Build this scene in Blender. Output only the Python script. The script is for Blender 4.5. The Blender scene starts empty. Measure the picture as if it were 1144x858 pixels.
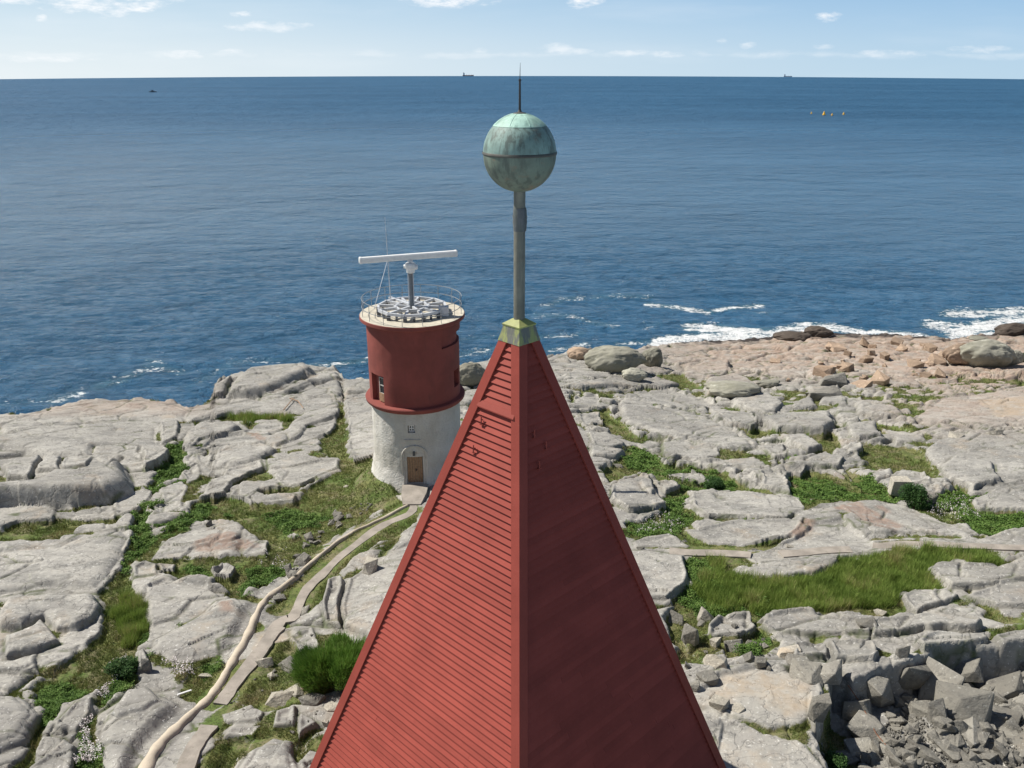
import bpy, bmesh, math, random
import numpy as np
from math import sin, cos, tan, atan, radians, pi, sqrt, hypot
from mathutils import Vector, Matrix

random.seed(7); RNG = np.random.default_rng(7)
scene = bpy.context.scene
COL = scene.collection

# ------------------------------------------------------------------ camera
F = 990.0                      # focal length in photo pixels (photo 1144 wide)
PITCH = radians(20.49)
CAMZ = 40.0
CP, SP = cos(PITCH), sin(PITCH)
cam_d = bpy.data.cameras.new('camera')
cam_d.sensor_width = 36.0
cam_d.lens = 36.0 * F / 1144.0
cam_d.clip_start = 0.2
cam_d.clip_end = 20000
cam = bpy.data.objects.new('camera', cam_d)
cam.location = (0, 0, CAMZ)
cam.rotation_euler = (pi/2 - PITCH, 0, 0)
COL.objects.link(cam)
scene.camera = cam

# ------------------------------------------------------------------ light
SUN_AZ = radians(-71)          # from +y (view direction) towards -x
SUN_EL = radians(49)
sv = Vector((sin(SUN_AZ)*cos(SUN_EL), cos(SUN_AZ)*cos(SUN_EL), sin(SUN_EL)))
sun_d = bpy.data.lights.new('sun', 'SUN')
sun_d.energy = 5.0
sun_d.angle = radians(0.53)
sun_d.color = (1.0, 0.95, 0.87)
sun = bpy.data.objects.new('sun', sun_d)
sun.rotation_euler = sv.to_track_quat('Z', 'Y').to_euler()
COL.objects.link(sun)

world = bpy.data.worlds.new('World'); scene.world = world
world.use_nodes = True
wn = world.node_tree; wn.nodes.clear()
def NN(nt, typ, **kw):
    n = nt.nodes.new(typ)
    for k, v in kw.items():
        if k == 'inp':
            for kk, vv in v.items(): n.inputs[kk].default_value = vv
        else: setattr(n, k, v)
    return n
def link(nt, a, b): nt.links.new(a, b)
def math_n(nt, op, a, b=None, clamp=False):
    n = nt.nodes.new('ShaderNodeMath'); n.operation = op; n.use_clamp = clamp
    for i, x in enumerate((a, b)):
        if x is None: continue
        if isinstance(x, (int, float)): n.inputs[i].default_value = x
        else: nt.links.new(x, n.inputs[i])
    return n.outputs[0]
def mix_c(nt, fac, a, b, blend='MIX'):
    n = nt.nodes.new('ShaderNodeMix'); n.data_type = 'RGBA'; n.blend_type = blend
    for sock, x in ((n.inputs[0], fac), (n.inputs[6], a), (n.inputs[7], b)):
        if isinstance(x, (int, float)): sock.default_value = x
        elif isinstance(x, tuple): sock.default_value = (x + (1,))[:4]
        else: nt.links.new(x, sock)
    return n.outputs[2]
def ramp(nt, fac, stops):
    n = nt.nodes.new('ShaderNodeMapRange'); n.interpolation_type = 'SMOOTHSTEP'
    n.inputs[1].default_value, n.inputs[2].default_value = stops
    nt.links.new(fac, n.inputs[0]); return n.outputs[0]

tc = NN(wn, 'ShaderNodeTexCoord')
sep = NN(wn, 'ShaderNodeSeparateXYZ'); link(wn, tc.outputs['Generated'], sep.inputs[0])
zz = math_n(wn, 'MAXIMUM', math_n(wn, 'ADD', sep.outputs[2], 0.05), 0.012)
cmb = NN(wn, 'ShaderNodeCombineXYZ')
link(wn, sep.outputs[0], cmb.inputs[0]); link(wn, sep.outputs[1], cmb.inputs[1]); link(wn, zz, cmb.inputs[2])
sky = NN(wn, 'ShaderNodeTexSky', sky_type='NISHITA')
sky.sun_disc = False; sky.sun_elevation = SUN_EL; sky.sun_rotation = SUN_AZ
sky.air_density = 1.0; sky.dust_density = 0.3; sky.ozone_density = 2.6; sky.altitude = 0
link(wn, cmb.outputs[0], sky.inputs[0])
# clouds: coordinates azimuth / elevation in degrees
az = math_n(wn, 'MULTIPLY', math_n(wn, 'ARCTAN2', sep.outputs[0], sep.outputs[1]), 57.2958)
el = math_n(wn, 'MULTIPLY', math_n(wn, 'ARCSINE', sep.outputs[2]), 57.2958)
def band(center, half):        # soft elevation band
    d = math_n(wn, 'ABSOLUTE', math_n(wn, 'SUBTRACT', el, center))
    return math_n(wn, 'SUBTRACT', 1.0, math_n(wn, 'DIVIDE', d, half), clamp=True)
def cnoise(sx, sy, off, detail=5, rough=0.55):
    c = NN(wn, 'ShaderNodeCombineXYZ')
    link(wn, math_n(wn, 'MULTIPLY', az, sx), c.inputs[0]); link(wn, math_n(wn, 'MULTIPLY', el, sy), c.inputs[1])
    c.inputs[2].default_value = off
    n = NN(wn, 'ShaderNodeTexNoise', inp={'Scale': 1.0, 'Detail': detail, 'Roughness': rough})
    link(wn, c.outputs[0], n.inputs['Vector']); return n.outputs[0]
def blob(a0, e0, ra, re):      # one cumulus patch
    da = math_n(wn, 'DIVIDE', math_n(wn, 'SUBTRACT', az, a0), ra)
    de = math_n(wn, 'DIVIDE', math_n(wn, 'SUBTRACT', el, e0), re)
    r2 = math_n(wn, 'ADD', math_n(wn, 'MULTIPLY', da, da), math_n(wn, 'MULTIPLY', de, de))
    return math_n(wn, 'SUBTRACT', 1.0, r2, clamp=True)
n1 = cnoise(0.42, 1.6, 3.1)
low = math_n(wn, 'MULTIPLY', band(-0.1, 0.75), n1)
lowm = ramp(wn, low, (0.34, 0.62))
n2 = cnoise(0.8, 2.4, 8.7, 8, 0.66)
def dir_of(u, v):
    x = (u-572)/F; t = (v-429)/F; y = CP-t*SP; z = -SP-t*CP
    return math.degrees(math.atan2(x, y)), math.degrees(math.atan2(z, hypot(x, y)))
big = None
for (u_, v_, ru, rv) in [(118,-4,95,30),(150,6,42,13),(20,0,50,8),(505,-2,72,13),(925,19,20,7),(655,3,28,9),(621,54,24,8),(650,58,22,5),(540,57,14,5),(50,65,75,6),(200,61,42,6),(258,58,20,5),
            (700,59,38,5),(745,60,28,6),(807,45,9,4),(835,51,16,5),(920,52,14,4),(271,16,18,5),(48,21,10,6),(990,60,60,5),(860,60,40,5),(1100,55,50,6),(300,30,60,9)]:
    a_, e_ = dir_of(u_, v_); a2, _q = dir_of(u_+ru, v_); _q, e2_ = dir_of(u_, v_-rv)
    x = blob(a_, e_, abs(a2-a_), abs(e2_-e_)); big = x if big is None else math_n(wn, 'MAXIMUM', big, x)
bigm = ramp(wn, math_n(wn, 'ADD', math_n(wn, 'MULTIPLY', big, 0.75), math_n(wn, 'MULTIPLY', math_n(wn,'SUBTRACT',n2,0.5), 2.6)), (0.12, 1.3))
bigm = math_n(wn, 'MULTIPLY', bigm, ramp(wn, big, (0.0, 0.25)))
n3 = cnoise(0.08, 0.5, 1.3, 4)
veil = math_n(wn, 'MULTIPLY', ramp(wn, n3, (0.42, 0.8)), 0.14)
cl = math_n(wn, 'MAXIMUM', math_n(wn, 'MULTIPLY', lowm, 0.22), math_n(wn, 'MULTIPLY', bigm, math_n(wn, 'ADD', .5, math_n(wn, 'MULTIPLY', ramp(wn, el, (1.0, 2.4)), .5))))
cl = math_n(wn, 'MAXIMUM', cl, veil, clamp=True)
# upper sky used for lighting keeps a few soft clouds too
hi = cnoise(0.03, 0.06, 5.5, 5)
him = math_n(wn, 'MULTIPLY', ramp(wn, hi, (0.52, 0.72)), ramp(wn, el, (12, 30)))
cl = math_n(wn, 'MAXIMUM', cl, math_n(wn, 'MULTIPLY', him, 0.12))
# pale air near the horizon, whiter towards the sun side
hzf = math_n(wn, 'MULTIPLY', ramp(wn, el, (17, -1.5)), .92)
lr = ramp(wn, az, (-38, 34))
hcol = mix_c(wn, lr, (13.4, 14.6, 15.2), (8.0, 11.0, 13.6))
hcol2 = mix_c(wn, lr, (9.4, 12.6, 15.0), (5.4, 9.4, 14.2))
hcol = mix_c(wn, ramp(wn, el, (-1.2, 4.5)), hcol, hcol2)
skyb = mix_c(wn, hzf, sky.outputs[0], hcol)
skyc = mix_c(wn, cl, skyb, (16.5, 16.6, 16.8))
bg = NN(wn, 'ShaderNodeBackground', inp={'Strength': 0.05})
link(wn, skyc, bg.inputs[0])
wo = NN(wn, 'ShaderNodeOutputWorld'); link(wn, bg.outputs[0], wo.inputs[0])

vs = scene.view_settings
scene.display_settings.display_device = 'sRGB'
vs.view_transform = 'Standard'; vs.look = 'None'; vs.exposure = 0.35; vs.gamma = 1.0
vs.use_curve_mapping = False
scene.cycles.max_bounces = 6
scene.cycles.use_denoising = True

# ------------------------------------------------------------------ helpers
def tag(o, label=None, cat=None, group=None, kind=None):
    if label: o['label'] = label
    if cat: o['category'] = cat
    if group: o['group'] = group
    if kind: o['kind'] = kind
    return o
def empty(name, loc, label, cat, group=None):
    o = bpy.data.objects.new(name, None); COL.objects.link(o)
    o.location = loc; o.empty_display_size = 0.5
    return tag(o, label, cat, group)
def link_mesh(name, me, mat, parent=None, smooth=False):
    o = bpy.data.objects.new(name, me); COL.objects.link(o)
    if mat is not None: me.materials.append(mat)
    if smooth: me.polygons.foreach_set('use_smooth', np.ones(len(me.polygons), bool))
    if parent is not None:
        o.parent = parent
        o.location = -Vector(parent.location) if parent.parent is None and parent.type == 'EMPTY' else (0, 0, 0)
    return o
def np_mesh(name, V, Fq):
    """V (n,3), Fq (m,k) -> mesh with k-gons, quick"""
    me = bpy.data.meshes.new(name)
    V = np.ascontiguousarray(V, dtype=np.float32); Fq = np.ascontiguousarray(Fq, dtype=np.int32)
    m, k = Fq.shape
    me.vertices.add(len(V)); me.vertices.foreach_set('co', V.ravel())
    me.loops.add(m*k); me.loops.foreach_set('vertex_index', Fq.ravel())
    me.polygons.add(m); me.polygons.foreach_set('loop_start', np.arange(0, m*k, k, dtype=np.int32))
    me.update(calc_edges=True); me.validate()
    return me
class MB:
    """collects verts and faces in world coordinates, builds ONE mesh object"""
    def __init__(s): s.v = []; s.f = []
    def add(s, vs_, fs):
        n = len(s.v); s.v += [tuple(x) for x in vs_]; s.f += [tuple(i+n for i in f) for f in fs]
    def box(s, c, size, ax=None):
        X, Y, Z = (Vector((1,0,0)), Vector((0,1,0)), Vector((0,0,1))) if ax is None else ax
        c = Vector(c); hx, hy, hz = size[0]/2, size[1]/2, size[2]/2
        vs_ = [c + X*(hx*a) + Y*(hy*b) + Z*(hz*d) for a, b, d in
               ((-1,-1,-1),(1,-1,-1),(1,1,-1),(-1,1,-1),(-1,-1,1),(1,-1,1),(1,1,1),(-1,1,1))]
        s.add(vs_, [(3,2,1,0),(4,5,6,7),(0,1,5,4),(1,2,6,5),(2,3,7,6),(3,0,4,7)])
    def beam(s, a, b, w, h, up=(0,0,1)):
        a = Vector(a); b = Vector(b); Y = (b-a).normalized(); X = Y.cross(Vector(up)).normalized(); Z = X.cross(Y)
        s.box((a+b)/2, (w, (b-a).length, h), (X, Y, Z))
    def tube(s, pts, r, n=8, cap=True):
        pts = [Vector(p) for p in pts]; rs = r if isinstance(r, (list, tuple)) else [r]*len(pts)
        base = len(s.v); ref = None
        for i, p in enumerate(pts):
            d = (pts[min(i+1, len(pts)-1)] - pts[max(i-1, 0)]).normalized()
            if ref is None: ref = Vector((0,0,1)) if abs(d.z) < .9 else Vector((1,0,0))
            X = d.cross(ref).normalized(); Y = X.cross(d); ref = Y if False else ref
            for k in range(n):
                a = 2*pi*k/n; s.v.append(tuple(p + (X*cos(a) + Y*sin(a))*rs[i]))
        for i in range(len(pts)-1):
            for k in range(n):
                a = base+i*n+k; b = base+i*n+(k+1) % n
                s.f.append((a, b, b+n, a+n))
        if cap:
            s.f.append(tuple(base+k for k in range(n))[::-1])
            s.f.append(tuple(base+(len(pts)-1)*n+k for k in range(n)))
    def lathe(s, prof, c, n=48, capb=True, capt=True):
        base = len(s.v)
        for (r, z) in prof:
            for k in range(n):
                a = 2*pi*k/n; s.v.append((c[0]+r*cos(a), c[1]+r*sin(a), c[2]+z))
        for i in range(len(prof)-1):
            for k in range(n):
                a = base+i*n+k; b = base+i*n+(k+1) % n
                s.f.append((a, b, b+n, a+n))
        if capb: s.f.append(tuple(base+k for k in range(n))[::-1])
        if capt: s.f.append(tuple(base+(len(prof)-1)*n+k for k in range(n)))
    def build(s, name, mat, parent=None, smooth=None):
        me = bpy.data.meshes.new(name); me.from_pydata(s.v, [], s.f); me.update()
        o = link_mesh(name, me, mat, parent)
        if smooth is not None:
            me.polygons.foreach_set('use_smooth', np.ones(len(me.polygons), bool))
            me.set_sharp_from_angle(angle=radians(smooth))
        return o

def ray(u, v):
    a = (u-572.0)/F; b = (v-429.0)/F
    return a, CP - b*SP, -SP - b*CP
def at_z(u, v, z):
    a, y, d = ray(u, v); t = (z-CAMZ)/d
    return np.array([a*t, y*t, z]) if np.isscalar(u) else np.stack([a*t, y*t, np.broadcast_to(z, np.shape(t))], -1)
def at_D(u, v, D):             # point on the pixel ray at world y = D
    a, y, d = ray(u, v); t = D/y
    return Vector((a*t, D, CAMZ + d*t))
def zat(v, D): return at_D(572, v, D)[2]
def proj(P):
    dx, dy, dz = P[..., 0], P[..., 1], P[..., 2]-CAMZ
    dep = dy*CP - dz*SP
    return 572 + F*dx/dep, 429 + F*(-dz*CP - dy*SP)/dep, dep

# numpy gradient noise -------------------------------------------------
_perm = RNG.permutation(512).astype(np.int64); _perm = np.concatenate([_perm, _perm])
_ang = RNG.uniform(0, 2*pi, 1024)
def _h(ix, iy, s): return _perm[(_perm[(ix + s*17) & 511] + iy) & 511]
def gnoise(x, y, seed=0):
    ix = np.floor(x).astype(np.int64); iy = np.floor(y).astype(np.int64)
    fx = x-ix; fy = y-iy
    ux = fx*fx*fx*(fx*(fx*6-15)+10); uy = fy*fy*fy*(fy*(fy*6-15)+10)
    def g(dx, dy):
        a = _ang[_h(ix+dx, iy+dy, seed)]
        return np.cos(a)*(fx-dx) + np.sin(a)*(fy-dy)
    return ((g(0,0)*(1-ux)+g(1,0)*ux)*(1-uy) + (g(0,1)*(1-ux)+g(1,1)*ux)*uy)*1.5
def fbm(x, y, oct_=4, seed=0, gain=.5):
    r = 0; a = 1; f = 1
    for i in range(oct_):
        r = r + a*gnoise(x*f+i*13.7, y*f-i*7.3, seed+i); a *= gain; f *= 2.03
    return r
def worley(x, y, seed=0, jit=.85):
    """returns edge distance (F2-F1 style, true bisector distance), cell hash a, b, and vector to the cell centre"""
    ix = np.floor(x).astype(np.int64); iy = np.floor(y).astype(np.int64)
    best = np.full(x.shape, 9e9); bx = np.zeros_like(x); by = np.zeros_like(x); bh = np.zeros(x.shape, np.int64)
    pts = []
    for dx in (-1, 0, 1):
        for dy in (-1, 0, 1):
            h = _h(ix+dx, iy+dy, seed); h2 = _perm[(h+91) & 511]
            px = ix+dx+.5+(h/512.-.5)*jit - x; py = iy+dy+.5+(h2/512.-.5)*jit - y
            d = px*px+py*py; m = d < best
            best = np.where(m, d, best); bx = np.where(m, px, bx); by = np.where(m, py, by); bh = np.where(m, h, bh)
            pts.append((px, py))
    e = np.full(x.shape, 9e9)
    for px, py in pts:
        dx = px-bx; dy = py-by; L = np.sqrt(dx*dx+dy*dy)
        dd = np.where(L > 1e-6, ((px+bx)*.5*dx + (py+by)*.5*dy)/np.maximum(L, 1e-6), 9e9)
        e = np.minimum(e, dd)
    return e, bh/512., _perm[(bh+203) & 511]/512., bx, by
def sstep(a, b, x):
    t = np.clip((x-a)/(b-a), 0, 1); return t*t*(3-2*t)
def poly_sd(P, poly, pad):
    """signed distance (positive inside) of points P (n,2) to a polygon, -9 far away"""
    poly = np.asarray(poly); out = np.full(len(P), -9.0)
    lo = poly.min(0)-pad; hi = poly.max(0)+pad
    idx = np.nonzero((P[:, 0] > lo[0]) & (P[:, 0] < hi[0]) & (P[:, 1] > lo[1]) & (P[:, 1] < hi[1]))[0]
    if len(idx) == 0: return out
    p = P[idx]; ins = np.zeros(len(p), bool); dm = np.full(len(p), 9e9)
    n = len(poly)
    for i in range(n):
        a = poly[i]; b = poly[(i+1) % n]; e = b-a
        w = p-a; t = np.clip((w@e)/max(e@e, 1e-9), 0, 1)
        dm = np.minimum(dm, np.hypot(w[:, 0]-e[0]*t, w[:, 1]-e[1]*t))
        c = (a[1] > p[:, 1]) != (b[1] > p[:, 1])
        with np.errstate(divide='ignore', invalid='ignore'):
            xi = a[0]+(p[:, 1]-a[1])*(e[0])/(e[1] if e[1] != 0 else 1e-9)
        ins ^= c & (p[:, 0] < xi)
    out[idx] = np.where(ins, dm, -dm)
    return out
# ------------------------------------------------------------------ materials
def new_mat(name):
    m = bpy.data.materials.new(name); m.use_nodes = True; nt = m.node_tree; nt.nodes.clear()
    b = NN(nt, 'ShaderNodeBsdfPrincipled'); o = NN(nt, 'ShaderNodeOutputMaterial')
    link(nt, b.outputs[0], o.inputs[0]); return m, nt, b
def noise(nt, scale, detail=4, rough=.55, vec=None, out=0):
    n = NN(nt, 'ShaderNodeTexNoise', inp={'Scale': scale, 'Detail': detail, 'Roughness': rough})
    if vec is not None: link(nt, vec, n.inputs['Vector'])
    return n.outputs[out]
def objc(nt):
    return NN(nt, 'ShaderNodeTexCoord').outputs['Object']
def mapping(nt, vec, scale=(1,1,1), rot=(0,0,0)):
    n = NN(nt, 'ShaderNodeMapping'); n.inputs['Scale'].default_value = scale; n.inputs['Rotation'].default_value = rot
    link(nt, vec, n.inputs[0]); return n.outputs[0]
def bump(nt, b, hgt, strength=.5, dist=.05, prev=None):
    n = NN(nt, 'ShaderNodeBump', inp={'Strength': strength, 'Distance': dist})
    link(nt, hgt, n.inputs['Height'])
    if prev is not None: link(nt, prev, n.inputs['Normal'])
    link(nt, n.outputs[0], b.inputs['Normal']); return n.outputs[0]
def attr(nt, name, out='Fac'):
    return NN(nt, 'ShaderNodeAttribute', attribute_name=name).outputs[out]
def paint(name, col, rough=.6, var=.15, nscale=3.0, metallic=0.0, bumps=.0, dirt=None, spec=.4):
    m, nt, b = new_mat(name); v = objc(nt)
    c1 = tuple(x*(1-var) for x in col); c2 = tuple(min(1, x*(1+var)) for x in col)
    c = mix_c(nt, ramp(nt, noise(nt, nscale, 6, .6, v), (.3, .7)), c1, c2)
    if dirt:
        c = mix_c(nt, ramp(nt, noise(nt, nscale*2.3, 7, .7, mapping(nt, v, (1,1,.35))), (.52, .75)), c, dirt)
    link(nt, c, b.inputs['Base Color']); b.inputs['Roughness'].default_value = rough
    b.inputs['Metallic'].default_value = metallic
    b.inputs['Specular IOR Level'].default_value = spec
    if bumps: bump(nt, b, noise(nt, 14, 5, .6, v), bumps, .02)
    return m

def rock_color(nt, pos, pink=None, wet=None, scale=1.0):
    """bare bohus granite: pale grey with darker lichen, white specks and pinkish parts"""
    big = ramp(nt, noise(nt, .16*scale, 5, .6, pos), (.32, .68))
    mid = ramp(nt, noise(nt, .9*scale, 6, .65, pos), (.35, .7))
    c = mix_c(nt, big, (.30, .287, .256), (.43, .413, .37))
    c = mix_c(nt, math_n(nt, 'MULTIPLY', mid, .5), c, (.215, .205, .195))
    pat = ramp(nt, noise(nt, .30*scale, 7, .72, mapping(nt, pos, (.8, 1.5, 1), (.2, .1, .3))), (.50, .62))
    c = mix_c(nt, math_n(nt, 'MULTIPLY', pat, .7), c, (.205, .20, .185))
    strk = ramp(nt, noise(nt, .8*scale, 6, .7, mapping(nt, pos, (.35, 2.2, 1), (0, 0, .35))), (.5, .74))
    c = mix_c(nt, math_n(nt, 'MULTIPLY', strk, .5), c, (.185, .18, .175))
    brn = ramp(nt, noise(nt, .33*scale, 5, .7, mapping(nt, pos, (1, 1, 1), (1.1, .4, 0))), (.55, .72))
    c = mix_c(nt, math_n(nt, 'MULTIPLY', brn, .5), c, (.37, .30, .225))
    sp = ramp(nt, noise(nt, 7*scale, 3, .6, pos), (.60, .70))
    c = mix_c(nt, math_n(nt, 'MULTIPLY', sp, .75), c, (.62, .61, .57))
    dk = ramp(nt, noise(nt, 3.6*scale, 5, .75, mapping(nt, pos, (1, 1, 1), (.4, 1.4, 0))), (.53, .66))
    c = mix_c(nt, math_n(nt, 'MULTIPLY', dk, .6), c, (.15, .145, .14))
    if pink is not None:
        pc = mix_c(nt, mid, (.43, .335, .265), (.36, .245, .18))
        pn = ramp(nt, noise(nt, .45*scale, 5, .6, pos), (.25, .6))
        c = mix_c(nt, math_n(nt, 'MULTIPLY', pink, math_n(nt, 'ADD', .25, math_n(nt, 'MULTIPLY', pn, .55))), c, pc)
    return c

def rock_bump(nt, b, pos):
    vor = NN(nt, 'ShaderNodeTexVoronoi', feature='DISTANCE_TO_EDGE', inp={'Scale': .75})
    wv = NN(nt, 'ShaderNodeVectorMath', operation='ADD'); 
    nn = NN(nt, 'ShaderNodeTexNoise', inp={'Scale': .9, 'Detail': 4.0, 'Roughness': .6}); link(nt, pos, nn.inputs['Vector'])
    sc = NN(nt, 'ShaderNodeVectorMath', operation='SCALE'); sc.inputs['Scale'].default_value = 1.3; link(nt, nn.outputs['Color'], sc.inputs[0])
    link(nt, pos, wv.inputs[0]); link(nt, sc.outputs[0], wv.inputs[1])
    link(nt, mapping(nt, wv.outputs[0], (.6, 1.5, 1), (0, 0, .3)), vor.inputs['Vector'])
    crack = ramp(nt, vor.outputs[0], (0.0, .035))
    n1 = bump(nt, b, crack, .35, .10)
    n2 = bump(nt, b, noise(nt, 1.6, 7, .6, pos), .6, .09, n1)
    n3 = bump(nt, b, noise(nt, 11, 4, .6, pos), .4, .03, n2)
    return crack

# ground of the island
M = {}
m, nt, b = new_mat('island_ground'); pos = objc(nt)
rock = rock_color(nt, pos, attr(nt, 'pink'))
crack = rock_bump(nt, b, pos)
rock = mix_c(nt, math_n(nt, 'MULTIPLY', math_n(nt, 'SUBTRACT', 1.0, crack), .3), rock, (.13, .12, .11))
jt = attr(nt, 'joint')
rock = mix_c(nt, math_n(nt, 'MULTIPLY', jt, .5), rock, (.085, .08, .06))
rock = mix_c(nt, math_n(nt, 'MULTIPLY', math_n(nt, 'MULTIPLY', jt, ramp(nt, noise(nt, .5, 3, .6, pos), (.5, .62))), .8), rock, (.075, .10, .03))
rock = mix_c(nt, math_n(nt, 'MULTIPLY', math_n(nt, 'MULTIPLY', attr(nt, 'brown'), ramp(nt, noise(nt, 2.1, 5, .7, pos), (.3, .55))), .75), rock, (.27, .19, .15))
rock = mix_c(nt, math_n(nt, 'MULTIPLY', math_n(nt, 'MULTIPLY', attr(nt, 'tan'), ramp(nt, noise(nt, .9, 6, .7, pos), (.25, .65))), .65), rock, (.42, .33, .23))
rock = mix_c(nt, attr(nt, 'wet'), rock, (.045, .037, .034))
gn = ramp(nt, noise(nt, .55, 5, .6, pos), (.35, .68))
grass = mix_c(nt, gn, (.10, .15, .036), (.18, .175, .07))
grass = mix_c(nt, ramp(nt, noise(nt, 3.2, 5, .7, pos), (.45, .72)), grass, (.05, .075, .02))
grass = mix_c(nt, math_n(nt, 'MULTIPLY', ramp(nt, noise(nt, .9, 4, .7, mapping(nt, pos, (1,1,1), (.5,1,0))), (.47, .62)), .75), grass, (.20, .17, .105))
grass = mix_c(nt, ramp(nt, noise(nt, 9, 4, .7, pos), (.5, .62)), grass, (.06, .075, .025))
vg = attr(nt, 'veg')
edge = math_n(nt, 'ADD', vg, math_n(nt, 'MULTIPLY', math_n(nt, 'SUBTRACT', noise(nt, 5, 4, .7, pos), .5), .9))
col = mix_c(nt, ramp(nt, edge, (.35, .6)), rock, grass)
link(nt, col, b.inputs['Base Color'])
b.inputs['Roughness'].default_value = .92; b.inputs['Specular IOR Level'].default_value = .2
M['ground'] = m

def stone_mat(name, tint, scale=1.0, dark=1.0, lichen=None):
    m, nt, b = new_mat(name)
    pos0 = objc(nt)
    oi = NN(nt, 'ShaderNodeObjectInfo')
    off = NN(nt, 'ShaderNodeVectorMath', operation='ADD')
    cc = NN(nt, 'ShaderNodeCombineXYZ'); link(nt, math_n(nt, 'MULTIPLY', oi.outputs['Random'], 50.0), cc.inputs[0])
    link(nt, pos0, off.inputs[0]); link(nt, cc.outputs[0], off.inputs[1]); pos = off.outputs[0]
    c = rock_color(nt, pos, None, None, scale)
    c = mix_c(nt, 1.0, c, tint, 'MULTIPLY')
    v = math_n(nt, 'ADD', .8, math_n(nt, 'MULTIPLY', oi.outputs['Random'], .4))
    c2 = NN(nt, 'ShaderNodeHueSaturation'); link(nt, c, c2.inputs['Color']); link(nt, v, c2.inputs['Value'])
    c = c2.outputs[0]
    if lichen: c = mix_c(nt, math_n(nt, 'MULTIPLY', ramp(nt, noise(nt, 1.1, 6, .75, pos), (.5, .6)), .55), c, lichen)
    link(nt, c, b.inputs['Base Color']); b.inputs['Roughness'].default_value = .9; b.inputs['Specular IOR Level'].default_value = .2
    n2 = bump(nt, b, noise(nt, 3.2, 6, .65, pos), .7, .14)
    bump(nt, b, noise(nt, 15, 4, .65, pos), .5, .04, n2)
    return m
M['boulder'] = stone_mat('weathered_granite', (.92, .93, .84), .8, lichen=(.22, .215, .16))
M['boulder_pink'] = stone_mat('pink_granite', (1.1, .85, .68), .8)
M['block'] = stone_mat('broken_granite', (.68, .67, .64), 1.2)
M['block_dark'] = stone_mat('dark_wet_rock', (.26, .22, .2), 1.2)
M['block_pale'] = stone_mat('pale_stone', (1.25, 1.2, 1.1), 1.4)

# vegetation: hue from a per-face value
def leaf_mat(name, c1, c2, c3, trans=.25):
    m, nt, b = new_mat(name)
    a = attr(nt, 'hue')
    c = mix_c(nt, ramp(nt, a, (0, .55)), c1, c2); c = mix_c(nt, ramp(nt, a, (.6, 1.0)), c, c3)
    link(nt, c, b.inputs['Base Color']); b.inputs['Roughness'].default_value = .7; b.inputs['Specular IOR Level'].default_value = .25
    tr = NN(nt, 'ShaderNodeBsdfTranslucent'); link(nt, c, tr.inputs[0])
    mx = NN(nt, 'ShaderNodeMixShader'); mx.inputs[0].default_value = trans
    o = [n for n in nt.nodes if n.type == 'OUTPUT_MATERIAL'][0]
    link(nt, b.outputs[0], mx.inputs[1]); link(nt, tr.outputs[0], mx.inputs[2]); link(nt, mx.outputs[0], o.inputs[0])
    return m
M['grass'] = leaf_mat('meadow_grass', (.105, .145, .036), (.20, .215, .07), (.37, .31, .17))
M['reed'] = leaf_mat('tall_grass', (.14, .215, .04), (.25, .335, .075), (.36, .33, .14))
M['leafy'] = leaf_mat('broad_leaves', (.07, .135, .028), (.14, .235, .05), (.24, .31, .10))
M['shrub'] = leaf_mat('shrub_leaves', (.09, .18, .025), (.16, .28, .05), (.25, .35, .09))
M['shrub_dark'] = leaf_mat('dark_shrub_leaves', (.03, .075, .02), (.055, .12, .03), (.09, .16, .05))
M['petal'] = leaf_mat('pale_petals', (.72, .62, .62), (.8, .76, .74), (.7, .5, .55), .1)

# paints
def red_mat(name, col, vertical=True):
    m, nt, b = new_mat(name); v = objc(nt)
    c = mix_c(nt, ramp(nt, noise(nt, .7, 6, .65, v), (.3, .7)), tuple(x*.9 for x in col), tuple(x*1.08 for x in col))
    fine = ramp(nt, noise(nt, 9, 5, .75, mapping(nt, v, (1, 1, 3))), (.55, .75))
    c = mix_c(nt, math_n(nt, 'MULTIPLY', fine, .22), c, (.46, .17, .13))
    sp = ramp(nt, noise(nt, 22, 2, .5, v), (.72, .76))
    c = mix_c(nt, math_n(nt, 'MULTIPLY', sp, .6), c, (.09, .03, .02))
    hs = NN(nt, 'ShaderNodeHueSaturation'); link(nt, c, hs.inputs['Color'])
    a = attr(nt, 'board'); link(nt, math_n(nt, 'ADD', .91, math_n(nt, 'MULTIPLY', a, .18)), hs.inputs['Value'])
    link(nt, hs.outputs[0], b.inputs['Base Color'])
    b.inputs['Roughness'].default_value = .55; b.inputs['Specular IOR Level'].default_value = .12
    bump(nt, b, noise(nt, 12, 5, .6, v), .12, .02)
    return m
M['red'] = red_mat('red_board_paint', (.285, .062, .046))
M['red_tower'] = paint('red_render', (.235, .062, .049), .85, .14, .6, bumps=.25, dirt=(.18, .055, .045))
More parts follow.
